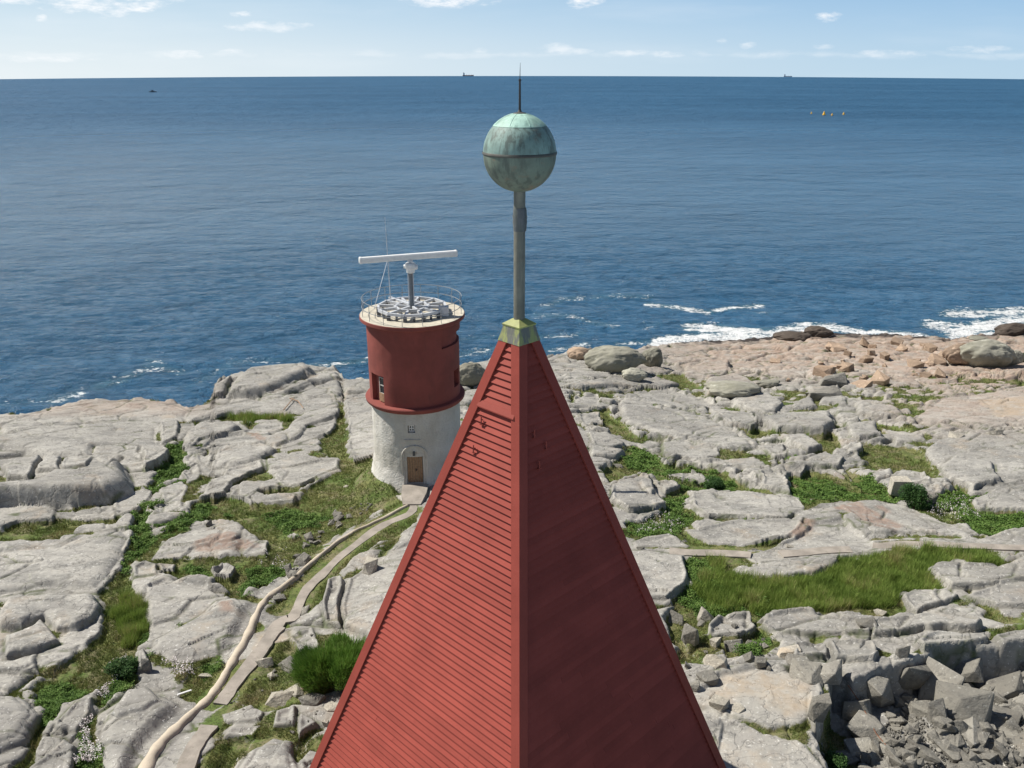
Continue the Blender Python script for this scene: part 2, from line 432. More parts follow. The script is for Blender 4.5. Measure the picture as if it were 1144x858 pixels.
def tower_white():
    m, nt, b = new_mat('whitewashed_stone'); v = objc(nt)
    c = mix_c(nt, ramp(nt, noise(nt, .5, 5, .6, v), (.3, .7)), (.50, .475, .42), (.64, .62, .57))
    st = ramp(nt, noise(nt, 1.0, 6, .7, mapping(nt, v, (1.5, 1.5, .3))), (.5, .72))
    c = mix_c(nt, math_n(nt, 'MULTIPLY', st, .5), c, (.46, .42, .34))
    pt = ramp(nt, noise(nt, 2.6, 7, .75, v), (.56, .68))
    c = mix_c(nt, math_n(nt, 'MULTIPLY', pt, .5), c, (.38, .33, .27))
    bv = NN(nt, 'ShaderNodeTexVoronoi', feature='DISTANCE_TO_EDGE', inp={'Scale': 1.0})
    link(nt, mapping(nt, v, (1.8, 1.8, 3.2)), bv.inputs['Vector'])
    link(nt, c, b.inputs['Base Color']); b.inputs['Roughness'].default_value = .9
    n1 = bump(nt, b, ramp(nt, bv.outputs[0], (0, .12)), .16, .05)
    bump(nt, b, noise(nt, 7, 6, .65, v), .7, .06, n1)
    return m
M['white_wall'] = tower_white()
M['white'] = paint('white_paint', (.78, .78, .76), .45, .05, 4)
M['deck'] = paint('deck_concrete', (.52, .48, .39), .8, .14, 1.6, dirt=(.36, .33, .27))
M['galv'] = paint('galvanised_steel', (.55, .57, .60), .5, .1, 8, metallic=.1)
M['rail'] = paint('dull_rail_steel', (.30, .31, .32), .5, .1, 8, metallic=.2)
M['darksteel'] = paint('dark_steel', (.085, .09, .10), .5, .12, 6, metallic=.3)
M['mast'] = paint('mast_steel', (.17, .19, .21), .5, .12, 6, metallic=.3)
M['door'] = paint('bare_wood_planks', (.33, .21, .125), .8, .2, 9, dirt=(.2, .13, .08))
M['win_white'] = paint('aged_white_frame', (.42, .41, .38), .6, .08, 6)
M['glass'] = paint('dark_glass', (.03, .035, .04), .12, .05, 2, spec=.6)
M['concrete'] = paint('path_concrete', (.31, .275, .235), .92, .2, 1.2, bumps=.5, dirt=(.22, .20, .16))
M['duct'] = paint('pale_mortar', (.50, .43, .335), .88, .1, 1.2, bumps=.45, dirt=(.36, .31, .25))
M['rust'] = paint('rusty_iron', (.2, .095, .055), .85, .25, 8)
M['black'] = paint('black_iron', (.04, .035, .035), .6, .2, 8)

def copper(name, base, lines=True, dark=(.07, .085, .07), rust_amt=.5):
    m, nt, b = new_mat(name); v = objc(nt)
    c = mix_c(nt, ramp(nt, noise(nt, 1.3, 6, .65, v), (.32, .68)), tuple(x*.72 for x in base), tuple(x*1.18 for x in base))
    st = ramp(nt, noise(nt, 2.2, 6, .7, mapping(nt, v, (2.8, 2.8, .3))), (.46, .62))
    c = mix_c(nt, math_n(nt, 'MULTIPLY', st, .72), c, dark)
    ru = ramp(nt, noise(nt, 1.7, 5, .7, mapping(nt, v, (1, 1, 1.4), (.7, .2, 0))), (.55, .72))
    c = mix_c(nt, math_n(nt, 'MULTIPLY', ru, rust_amt), c, (.21, .15, .10))
    link(nt, c, b.inputs['Base Color']); b.inputs['Roughness'].default_value = .62
    bump(nt, b, noise(nt, 6, 5, .6, v), .3, .03)
    return m
M['copper'] = copper('patinated_copper', (.21, .31, .275))
M['copper_top'] = copper('bright_patina', (.38, .58, .49), rust_amt=.25, dark=(.22,.36,.30))
M['copper_low'] = copper('brown_green_patina', (.14, .175, .135), rust_amt=.85)
M['seam'] = copper('dark_seam', (.075, .07, .06), rust_amt=.6)
M['pole'] = copper('weathered_pole', (.17, .165, .13), rust_amt=.5, dark=(.12,.12,.10))
M['lead'] = copper('lead_patch', (.115, .12, .125), rust_amt=.15)
def brass():
    m, nt, b = new_mat('lichened_sheet_cap'); v = objc(nt)
    c = mix_c(nt, ramp(nt, noise(nt, 3.0, 4, .6, mapping(nt, v, (2.2, 2.2, .25))), (.42, .6)), (.15, .15, .135), (.30, .32, .12))
    c = mix_c(nt, ramp(nt, noise(nt, 8, 5, .7, v), (.5, .75)), c, (.22, .2, .12))
    link(nt, c, b.inputs['Base Color']); b.inputs['Roughness'].default_value = .55; b.inputs['Metallic'].default_value = .2
    return m
M['cap'] = brass(); M['cap_lid'] = copper('bright_lichen_sheet', (.31, .335, .11), rust_amt=.3, dark=(.3, .32, .1))

# sea
m, nt, b = new_mat('sea_water')
geo = NN(nt, 'ShaderNodeNewGeometry'); P = geo.outputs['Position']
big = math_n(nt, 'ADD', math_n(nt, 'MULTIPLY', ramp(nt, noise(nt, .008, 6, .7, mapping(nt, P, (.5, 1.6, 1), (0, 0, .15))), (.35, .65)), .6), math_n(nt, 'MULTIPLY', ramp(nt, noise(nt, .11, 6, .75, mapping(nt, P, (.5, 1.4, 1), (0, 0, .1))), (.35, .65)), .4))
c = mix_c(nt, big, (.013, .072, .148), (.036, .122, .225))
fo = attr(nt, 'foam')
fn = noise(nt, .38, 7, .72, mapping(nt, P, (.7, 1.3, 1), (0, 0, .12)))
fn2 = noise(nt, 1.6, 5, .7, P)
fs = math_n(nt, 'ADD', math_n(nt, 'ADD', fo, math_n(nt, 'MULTIPLY', math_n(nt, 'SUBTRACT', fn, .5), 2.7)), math_n(nt, 'MULTIPLY', math_n(nt, 'SUBTRACT', fn2, .5), 1.5))
fm = math_n(nt, 'MULTIPLY', ramp(nt, fs, (.66, 1.0)), ramp(nt, fo, (.02, .2)))
teal = math_n(nt, 'MULTIPLY', ramp(nt, fo, (.25, .9)), .5)
c = mix_c(nt, teal, c, (.06, .15, .16))
c = mix_c(nt, fm, c, (.78, .80, .80))
link(nt, c, b.inputs['Base Color'])
pl = NN(nt, 'ShaderNodeVectorMath', operation='LENGTH'); link(nt, P, pl.inputs[0])
far_ = ramp(nt, pl.outputs['Value'], (120, 900))       # unresolved ripples farther out
link(nt, math_n(nt, 'ADD', math_n(nt, 'ADD', .09, math_n(nt, 'MULTIPLY', far_, .33)), math_n(nt, 'MULTIPLY', fm, .6)), b.inputs['Roughness'])
b.inputs['IOR'].default_value = 1.33; b.inputs['Specular IOR Level'].default_value = .34
w1 = noise(nt, .16, 4, .6, mapping(nt, P, (.55, 1.25, 1), (0, 0, .25)))
w2 = noise(nt, .75, 5, .62, mapping(nt, P, (.7, 1.2, 1), (0, 0, -.2)))
w3 = noise(nt, 3.4, 3, .6, P)
w00 = noise(nt, .016, 5, .7, mapping(nt, P, (.8, 1.2, 1), (0, 0, .2))); w0 = noise(nt, .055, 4, .65, mapping(nt, P, (.9, 1.2, 1), (0, 0, .1)))
n00 = bump(nt, b, w00, 1.0, 5.0); n0 = bump(nt, b, w0, 1.0, 4.2, n00); n1 = bump(nt, b, w1, 1.0, 1.7, n0); n2 = bump(nt, b, w2, 1.0, .95, n1); bump(nt, b, w3, 1.0, .32, n2)
M['sea'] = m
# ------------------------------------------------------------------ island ground
# base level table (photo rows -> height above the sea), then traced rock slabs and green hollows
CU = [-400, 0, 200, 350, 470, 600, 800, 1000, 1144, 1600]
RV = [360, 385, 410, 440, 470, 510, 560, 620, 700, 780, 860, 1000, 1300]
TZ = {0: [1,3.0,5.5,8,9.2,10.8,12.3,13.3,14.0,14.5,15,15,15], 1:[.8,2.6,5.0,7.6,9.0,10.8,12.2,13.2,13.9,14.5,15,15,15]}
left  = [1, 4.0, 7.4, 8.4, 9.2, 10.4, 11.8, 12.9, 13.4, 13.7, 14.0, 14.2, 14.4]
mid   = [1, 4.5, 7.6, 9.0, 10.2, 11.8, 13.2, 13.7, 14.2, 14.5, 14.6, 14.6, 14.6]
right = [.2, 1.6, 4.2, 6.6, 8.6, 10.6, 12.2, 13.2, 14.0, 14.8, 15.0, 15.0, 15.0]
TAB = np.array([left, left, left, left, mid, mid, right, right, right, right], float)
def base_z(u, v):
    u = np.asarray(u, float); v = np.asarray(v, float)
    cu = np.interp(u, CU, np.arange(len(CU))); i = np.clip(cu.astype(int), 0, len(CU)-2); fu = cu-i; fu = fu*fu*(3-2*fu)
    cols = np.stack([np.interp(v, RV, TAB[k]) for k in range(len(CU))])
    cols2 = np.stack([np.interp(v-9, RV, TAB[k]) for k in range(len(CU))]); cols3 = np.stack([np.interp(v+9, RV, TAB[k]) for k in range(len(CU))])
    cols = (cols+cols2+cols3)/3
    ar = np.arange(len(u)) if u.ndim == 1 else None
    return cols[i, ar]*(1-fu) + cols[i+1, ar]*fu
CREST = [(-400,482),(-150,470),(0,465),(12,463),(23,467),(60,458),(100,451),(158,448),(195,452),(212,460),(222,456),(235,449),(241,433),(258,421),
         (280,415),(345,409),(372,413),(382,420),(384,425),(410,426),(440,430),(520,408),(560,402),(610,402),(640,394),(700,392),(735,390),(760,386),
         (790,387),(830,386),(860,383),(872,377),(940,378),(1000,378),(1060,383),(1080,380),(1144,372),(1300,368),(1600,362)]
CX, CV = zip(*CREST)
def crest(u): return np.interp(u, CX, CV)

US = np.arange(-300, 1450.1, 1.15); NC = len(US)
# t parameter rows: visible part from the crest down to v=885, then coarser to 1300
NR1, NR2, NB = 600, 42, 46
vc = crest(US)
T1 = np.linspace(0, 1, NR1)**1.32
rows = [vc + (885-vc)*t for t in T1] + [np.full(NC, 885 + (1300-885)*t) for t in np.linspace(0, 1, NR2+1)[1:]]
VV = np.stack(rows)                      # (R, NC)
UU = np.broadcast_to(US, VV.shape)
uf, vf = UU.ravel(), VV.ravel()
zb = base_z(uf, vf)
ra, ry, rd = ray(uf, vf); tt = (zb-CAMZ)/rd
X = ra*tt; Y = ry*tt
# seaward slope behind the crest
NBr = NB
back = []
cz = zb[:NC]; cxn = X[:NC]; cyn = Y[:NC]; L = np.hypot(cxn, cyn)
for k in range(NBr, 0, -1):
    s = 26.0*(k/NBr)**1.3
    back.append((cxn*(1+s/L), cyn*(1+s/L), cz - np.minimum(cz+1.5, (s*.10+ .34*s**1.12)*np.interp(US,[600,800],[1,.45]))))
Xb = np.concatenate([q[0] for q in back]); Yb = np.concatenate([q[1] for q in back]); Zb = np.concatenate([q[2] for q in back])
X = np.concatenate([Xb, X]); Y = np.concatenate([Yb, Y]); Z = np.concatenate([Zb, zb])
nb = NBr*NC
Vp = np.concatenate([np.repeat(vc[None], NBr, 0).ravel(), vf]); Up = np.concatenate([np.tile(US, NBr), uf])
NRT = NBr + VV.shape[0]
dist_ = np.sqrt(X*X+Y*Y+(CAMZ-Z)**2)
_t = np.concatenate([np.zeros(nb)+.02, np.repeat(np.concatenate([np.linspace(.02, 1, NR1), np.ones(NR2)]), NC)])
rsp = dist_/(F*np.clip((CAMZ-Z)/dist_, .2, 1))*(1.06*_t**.32+.12)      # spacing of the rows on the ground
# natural outline warp
wx = X + gnoise(X/3, Y/3, 31)*.26 + gnoise(X/1.3, Y/1.3, 41)*.05
wy = Y + gnoise(X/3, Y/3, 51)*.28 + gnoise(X/1.3, Y/1.3, 61)*.05
WP = np.stack([wx, wy], 1)
def world_poly(pts, lift=0.0):
    a = np.array(pts, float); z = base_z(a[:, 0], a[:, 1]) + lift
    w = at_z(a[:, 0], a[:, 1], z); return w[:, :2]

# (outline in photo pixels, height m, rounding m, optional tilt towards camera)
S = [
 ([(0,478),(30,464),(60,457),(100,450),(158,447),(195,452),(213,459),(205,470),(190,474),(150,470),(100,475),(50,480),(0,490)],.55,1.2),
 ([(-120,500),(0,492),(60,477),(110,474),(155,475),(178,476),(176,497),(155,500),(105,498),(103,510),(55,512),(20,505),(0,505),(-120,520)],.95,1.2),
 ([(103,501),(135,498),(155,500),(155,519),(125,511),(105,510)],.6,.5),
 ([(2,522),(45,511),(41,525),(36,535),(6,535)],1.0,.5),
 ([(46,512),(68,513),(66,527),(44,527)],.9,.4),
 ([(70,513),(104,512),(100,521),(85,524),(69,526)],.85,.4),
 ([(-120,548),(0,545),(40,540),(60,530),(100,529),(118,514),(135,513),(150,530),(148,540),(120,550),(85,556),(50,556),(0,558),(-120,565)],2.3,2.0),
 ([(157,500),(176,498),(190,506),(180,518),(160,527)],1.2,.5),
 ([(179,476),(200,471),(198,490),(180,497)],.9,.4),
 ([(-100,570),(0,566),(40,564),(62,569),(58,580),(20,584),(0,592),(-100,600)],.8,.9),
 ([(60,576),(128,567),(130,580),(100,583),(62,580)],.35,.4),
 ([(125,562),(160,546),(172,549),(165,560),(150,572),(130,577)],.45,.5),
 ([(178,549),(205,539),(213,547),(205,560),(182,565)],.5,.5),
 ([(170,567),(200,561),(208,570),(176,577)],.4,.4),
 ([(-100,612),(0,613),(60,611),(90,596),(140,591),(145,605),(140,622),(125,642),(110,660),(60,657),(0,668),(-100,680)],.85,1.6),
 ([(0,671),(50,664),(108,661),(115,676),(108,690),(85,700),(60,700),(50,688),(22,702),(0,698)],1.5,.8),
 ([(20,705),(48,690),(58,706),(64,718),(40,727),(0,734),(0,712)],1.3,.7),
 ([(-60,742),(0,742),(40,733),(44,750),(0,755),(-60,760)],.8,.6),
 ([(-60,775),(0,771),(25,774),(42,797),(30,822),(0,835),(-60,840)],1.4,1.0),
 ([(60,810),(85,782),(105,777),(104,798),(85,820),(62,817)],.7,.5),
 ([(28,870),(72,825),(85,835),(78,870)],.7,.5),
 ([(112,880),(110,832),(119,798),(140,775),(165,768),(190,778),(212,792),(216,808),(192,828),(165,850),(150,880)],1.1,1.2),
 ([(120,800),(140,772),(168,768),(185,782),(165,800),(130,808)],1.3,.6),
 ([(145,880),(170,850),(200,818),(232,812),(240,830),(215,850),(205,880)],.6,.6),
 ([(165,728),(172,713),(200,698),(240,670),(265,665),(285,688),(272,718),(240,728),(215,735),(190,738)],.95,1.3),
 ([(150,733),(160,728),(165,750),(150,750)],.7,.3),
 ([(150,660),(180,648),(235,656),(246,668),(215,672),(200,690),(172,698),(168,678),(160,672)],.55,.6),
 ([(148,636),(165,627),(178,633),(175,646),(150,649)],.5,.4),
 ([(178,629),(200,629),(195,639),(180,640)],.35,.3),
 ([(168,625),(180,606),(220,591),(262,586),(275,590),(268,600),(258,606),(215,612),(205,622)],.6,.6),
 ([(268,618),(290,606),(302,607),(298,621),(270,622)],.4,.4),
 ([(236,640),(250,634),(265,640),(260,650),(240,649)],.3,.3),
 ([(318,600),(330,596),(340,600),(328,604)],.25,.3),
 ([(363,655),(380,645),(382,668),(383,700),(363,698)],.9,.3),
 ([(384,652),(410,630),(440,616),(475,598),(450,690),(415,712),(385,698)],1.0,.5),
 ([(320,712),(350,704),(355,720),(345,740),(330,730)],.5,.4),
 ([(248,798),(280,784),(295,794),(290,803),(250,808)],.5,.4),
 ([(255,813),(294,808),(285,823),(247,823)],.45,.4),
 ([(308,795),(331,790),(333,812),(306,812)],.6,.3),
 ([(335,798),(358,810),(340,822),(335,812)],.55,.3),
 ([(258,870),(283,832),(309,818),(333,824),(335,870)],.9,.9),
 ([(337,850),(352,838),(372,842),(360,870),(340,870)],.5,.4),
 ([(245,720),(290,705),(330,700),(335,715),(300,722),(285,735),(250,740)],.3,.5),
 # whaleback by the shore and the slabs left of the tower
 ([(250,441),(262,421),(275,413),(345,407),(352,414),(325,427),(300,438),(275,441)],1.6,2.0),
 ([(236,443),(240,431),(258,420),(257,427),(249,441)],1.2,.7),
 ([(290,445),(310,440),(340,426),(378,414),(381,422),(350,428),(325,440)],1.1,1.0),
 ([(335,440),(365,427),(381,425),(383,440),(375,445),(340,446)],.9,.9),
 ([(232,452),(245,445),(275,443),(280,448),(250,452)],.4,.5),
 ([(205,475),(215,468),(240,456),(290,449),(340,443),(370,441),(376,450),(350,459),(320,463),(300,463),(260,461),(235,468)],.7,.9),
 ([(203,490),(220,476),(262,472),(272,478),(250,487),(222,492),(214,500),(205,500)],1.1,.8),
 ([(215,506),(240,491),(275,486),(285,489),(262,494),(240,500),(222,508)],.4,.4),
 ([(238,520),(245,501),(265,491),(298,495),(312,503),(290,513),(260,523),(237,525)],.85,.9),
 ([(272,487),(290,474),(320,472),(316,480),(296,489)],.4,.5),
 ([(295,490),(318,481),(340,461),(380,457),(378,464),(345,477),(335,489),(310,499),(300,495)],.75,.7),
 ([(338,484),(375,473),(370,485),(345,494),(318,502),(315,499)],.45,.4),
 ([(222,558),(236,542),(256,526),(290,516),(295,524),(262,539),(250,554)],.6,.5),
 ([(296,515),(340,506),(360,514),(330,523),(300,524)],.6,.6),
 ([(305,532),(330,524),(355,515),(376,516),(375,525),(345,539),(335,545),(315,544)],.45,.6),
 ([(254,556),(270,541),(300,539),(320,544),(290,549),(268,558)],.6,.6),
 ([(268,560),(282,553),(330,555),(325,562),(280,566)],.5,.5),
 ([(384,426),(412,424),(440,428),(440,436),(385,440)],.8,.7),
 ([(387,452),(412,441),(430,445),(430,500),(392,504),(388,480)],.55,.6),
 ([(392,507),(420,501),(418,509),(395,517)],.4,.3),
 ([(220,511),(240,511),(236,524),(222,521)],.5,.3),
 ([(203,531),(222,519),(226,534),(210,545)],.5,.4),
 # right side, far
 ([(625,400),(640,394),(700,392),(735,392),(735,400),(640,408)],.5,.6),
 ([(634,423),(640,413),(680,418),(683,423),(640,426)],.5,.5),
 ([(625,432),(650,427),(700,425),(730,424),(760,430),(740,435),(700,433),(650,435)],.9,.9),
 ([(692,451),(700,443),(745,435),(765,441),(790,446),(800,454),(770,459),(740,455),(700,454)],.45,.9),
 ([(692,456),(700,453),(750,457),(790,466),(815,480),(842,498),(790,495),(740,491),(715,480),(698,475)],.75,1.1),
 ([(645,466),(670,464),(672,476),(650,478)],.5,.4),
 ([(655,487),(680,485),(700,498),(688,503),(665,502)],.7,.4),
 ([(640,446),(670,441),(670,454),(642,455)],.35,.4),
 ([(678,462),(694,466),(690,471)],.3,.2),
 ([(657,498),(700,506),(690,511),(660,512)],.7,.3),
 ([(740,496),(765,494),(800,504),(803,512),(780,518),(740,509)],.6,.7),
 ([(775,500),(800,486),(842,492),(852,500),(830,505),(800,503)],.9,1.0),
 ([(735,516),(780,519),(840,512),(868,525),(840,524),(790,523)],.5,.5),
 ([(845,501),(875,500),(878,512),(862,512)],.8,.4),
 ([(812,532),(835,529),(845,543),(825,541)],.5,.4),
 ([(845,532),(870,530),(886,552),(850,545)],.7,.5),
 ([(872,526),(900,528),(895,534),(875,534)],.35,.3),
 ([(892,521),(935,511),(945,517),(940,523),(905,523)],.9,.5),
 ([(935,507),(955,496),(965,504),(950,510)],.8,.4),
 ([(950,520),(970,521),(965,526)],.5,.3),
 ([(870,489),(900,489),(920,502),(900,507),(880,499)],1.1,.7),
 ([(680,545),(700,536),(720,531),(738,553),(743,567),(700,571),(682,560)],.75,.18),
 ([(712,541),(722,532),(738,552),(728,556)],.95,.18),
 ([(725,541),(749,540),(760,546),(745,551)],.6,.2),
 ([(745,535),(775,531),(795,538),(795,541),(760,539)],.6,.3),
 ([(770,553),(800,553),(830,551),(895,557),(900,568),(880,579),(790,580),(775,570)],.5,.5),
 ([(763,594),(810,586),(850,583),(900,581),(882,602),(830,610),(790,608)],.4,.4),
 ([(710,605),(750,597),(770,609),(745,611),(712,611)],.5,.3),
 ([(680,640),(700,612),(765,618),(766,640),(764,658),(745,672),(690,675)],.55,.35),
 ([(880,576),(930,561),(960,561),(965,571),(900,580)],.3,.4),
 ([(930,563),(975,559),(1010,566),(1085,594),(1075,599),(1000,597),(960,586)],.35,.4),
 ([(885,604),(905,586),(940,581),(975,606),(985,614),(940,622),(880,628),(845,631),(832,622)],.25,.5),
 ([(1036,638),(1050,630),(1110,631),(1190,638),(1190,644),(1090,656),(1060,658),(1048,648)],.7,.6),
 ([(1010,667),(1020,659),(1050,660),(1060,664),(1072,669),(1025,688)],.55,.4),
 ([(1075,668),(1120,650),(1200,650),(1200,680),(1110,678)],.5,.6),
 ([(855,690),(900,681),(930,690),(970,695),(975,712),(930,713),(870,710),(850,700)],.6,.5),
 ([(972,696),(1020,691),(1060,683),(1100,697),(1090,703),(1050,702),(1000,711),(976,712)],.8,.25),
 ([(925,720),(980,721),(986,731),(978,738),(930,738)],.7,.2),
 ([(884,722),(922,722),(924,736),(888,740)],.6,.2),
 ([(885,743),(925,744),(930,760),(900,768),(888,758)],.5,.2),
 ([(1020,722),(1040,711),(1100,707),(1105,716),(1075,722),(1030,728)],.7,.2),
 ([(1108,712),(1144,708),(1200,706),(1200,720),(1120,722)],.7,.3),
 ([(760,790),(800,752),(850,744),(912,758),(927,788),(900,812),(860,815),(800,800)],.45,.7),
 ([(795,803),(860,818),(895,830),(925,856),(945,900),(790,905)],.35,.6),
 ([(903,772),(920,774),(925,798),(916,812),(905,800)],.8,.2),
 ([(788,705),(800,690),(835,688),(845,703),(820,713),(790,716)],.4,.4),
 # right side, middle and far
 ([(785,434),(790,426),(820,422),(840,428),(852,438),(820,440),(790,442)],1.3,1.0),
 ([(815,445),(860,444),(875,453),(868,462),(850,463),(820,456)],1.1,.9),
 ([(885,451),(905,444),(915,456),(885,460)],.8,.5),
 ([(850,470),(885,465),(925,463),(935,476),(918,484),(870,483)],1.3,.8),
 ([(800,465),(835,460),(848,476),(838,480),(810,477)],.9,.8),
 ([(772,412),(790,405),(815,406),(818,417),(785,420)],.9,.7),
 ([(740,402),(780,398),(800,402),(770,407),(745,409)],.6,.5),
 ([(690,392),(735,390),(780,388),(795,392),(760,398),(700,400)],.5,.5),
 ([(900,415),(935,415),(936,425),(905,425)],.9,.35),
 ([(898,432),(930,428),(938,438),(905,440)],.8,.35),
 ([(915,443),(945,445),(945,453),(915,453)],.8,.3),
 ([(862,431),(895,426),(900,435),(865,436)],.6,.3),
 ([(855,413),(900,415),(900,422),(858,422)],.5,.3),
 ([(908,400),(918,396),(925,405),(912,408)],.6,.3),
 ([(1018,470),(1050,446),(1090,441),(1144,431),(1260,430),(1260,480),(1110,478),(1080,479),(1060,474)],.6,.7),
 ([(945,390),(980,390),(1010,395),(990,404),(950,404)],.45,.5),
 ([(978,407),(1030,406),(1020,418),(990,419)],.55,.5),
 ([(1035,412),(1090,406),(1160,407),(1160,413),(1080,416),(1040,421)],.5,.4),
 ([(945,475),(980,475),(985,488),(960,493),(945,489)],1.0,.5),
 ([(955,451),(1000,456),(1010,464),(990,468),(960,464)],.9,.4),
 ([(985,481),(1030,486),(1035,494),(1000,496)],.5,.5),
 ([(1035,500),(1060,492),(1110,488),(1260,484),(1260,540),(1144,538),(1110,543),(1080,537),(1050,523),(1036,514)],.85,.7),
 ([(1045,521),(1065,513),(1110,521),(1120,539),(1090,547),(1060,538)],1.0,.4),
 ([(1085,560),(1120,546),(1160,554),(1150,573),(1090,570)],.6,.4),
 ([(995,534),(1005,526),(1030,530),(1040,543),(1010,547)],.7,.4),
 ([(1090,600),(1120,596),(1160,592),(1160,610),(1100,612)],.6,.4),
 ([(1030,582),(1060,588),(1080,596),(1050,596)],.2,.3),
]
G = [  # green hollows: outline, kind 0 grass 1 leafy
 ([(188,500),(205,496),(212,510),(205,520),(215,530),(200,538),(178,546),(165,562),(170,577),(168,600),(215,585),(200,600),(165,620),(150,632),(146,650),(150,668),(165,680),(172,702),(160,722),(148,745),(152,765),(125,777),(112,810),(108,870),(78,870),(90,830),(105,800),(108,775),(70,790),(52,820),(34,870),(20,870),(45,800),(30,774),(45,762),(80,740),(112,712),(118,690),(112,665),(128,645),(142,620),(145,600),(152,578),(166,552),(175,525),(186,510)],),
 ([(376,462),(385,438),(387,480),(392,515),(418,510),(420,537),(450,552),(430,570),(380,600),(330,640),(290,665),(262,672),(240,655),(185,648),(170,640),(200,625),(300,622),(285,603),(262,585),(215,585),(210,570),(225,560),(255,558),(300,566),(335,560),(345,545),(378,530),(376,516),(355,506),(358,495),(372,482)],),
 ([(235,471),(262,465),(290,463),(320,466),(312,471),(270,474),(245,473)],),
 ([(-80,600),(0,597),(25,585),(60,582),(120,580),(152,577),(130,590),(95,592),(65,608),(40,610),(0,612),(-80,618)],),
 ([(60,570),(130,563),(125,567),(70,573)],), ([(2,538),(40,535),(42,541),(25,543),(10,541)],),
 ([(256,546),(270,534),(300,527),(310,535),(300,540),(270,544),(258,550)],),
 ([(285,553),(320,544),(350,540),(335,553),(300,555)],),
 ([(200,775),(215,745),(245,736),(270,720),(290,690),(300,700),(282,760),(240,800),(210,790)],),
 ([(292,720),(325,698),(338,735),(350,765),(352,792),(300,795),(258,788),(262,765)],),
 ([(205,870),(240,830),(258,826),(285,828),(258,870)],), ([(335,815),(362,818),(352,840),(337,845)],),
 ([(430,556),(475,572),(452,600),(400,625),(350,690),(320,690),(296,685),(340,640),(380,605),(425,575)],),
 ([(671,442),(700,440),(740,435),(735,439),(700,443),(680,443)],), ([(730,421),(760,418),(790,440),(770,440),(752,430)],),
 ([(635,444),(645,445),(652,455),(640,455)],), ([(650,420),(678,413),(676,419)],),
 ([(645,463),(680,459),(695,475),(712,492),(690,490),(670,483),(655,480)],),
 ([(672,530),(686,518),(700,503),(712,500),(735,512),(742,522),(790,525),(812,530),(832,545),(872,555),(860,558),(800,553),(770,552),(765,570),(790,585),(770,592),(740,595),(710,606),(700,590),(742,572),(745,556),(738,545),(720,532),(680,542)],),
 ([(757,594),(766,590),(790,612),(775,614)],), ([(785,584),(840,579),(880,581),(868,584),(800,588)],),
 ([(828,478),(862,484),(856,497),(838,497),(815,481)],), ([(856,505),(875,520),(892,520),(870,526)],),
 ([(880,535),(910,529),(950,540),(972,556),(960,563),(930,558),(890,561),(875,542)],),
 ([(893,490),(930,488),(942,500),(930,516),(900,510)],),
 ([(962,500),(1010,499),(1042,515),(1038,528),(1060,543),(1020,546),(1000,526),(975,531),(960,515)],),
 ([(945,528),(975,540),(1005,560),(975,563),(950,545)],),
 ([(1010,560),(1060,556),(1090,564),(1144,574),(1200,574),(1200,600),(1144,602),(1105,602),(1080,592),(1050,577)],),
 ([(955,470),(1000,479),(1032,489),(1010,493),(968,486)],), ([(1040,560),(1080,545),(1090,560),(1050,566)],),
 ([(1072,655),(1085,664),(1120,688),(1180,700),(1180,708),(1100,694)],),
 ([(962,445),(988,445),(985,451),(963,450)],), ([(1013,447),(1042,448),(1030,454),(1013,453)],),
 ([(1020,458),(1036,468),(1030,472),(1016,462)],), ([(1100,402),(1160,400),(1160,408),(1105,408)],),
 ([(738,700),(760,680),(860,690),(848,700),(872,722),(852,735),(812,740),(792,716),(762,722),(792,748),(762,752),(748,722)],),
 ([(885,609),(945,609),(948,616),(900,617)],), ([(972,610),(1030,604),(1036,614),(985,614)],),
 ([(765,626),(790,618),(812,640),(850,650),(905,644),(960,625),(1000,617),(1060,614),(1108,626),(1102,633),(1060,630),(1036,648),(1062,660),(1010,668),(1018,690),(980,694),(940,686),(860,690),(840,698),(790,692),(760,682),(748,676),(768,655)],),
 ([(910,770),(960,785),(992,850),(945,845),(925,815)],), ([(835,712),(858,716),(852,735),(830,730)],),
 ([(1090,560),(1130,556),(1140,562),(1100,566)],), ([(720,606),(1100,600),(1100,603),(1000,606),(880,618),(720,616)],),
 ([(765,614),(880,618),(880,624),(840,634),(780,628)],),
]
n = len(X)
sl = np.zeros(n); slm = np.zeros(n); rim = np.zeros(n)
fb1 = fbm(X/2.6, Y/2.6, 4, 3); fb0 = fbm(X/13, Y/13, 3, 5)
frnd = fbm(X/1.1, Y/1.1, 3, 77)
vis = np.nonzero((Up > -320) & (Vp < 1000))[0]
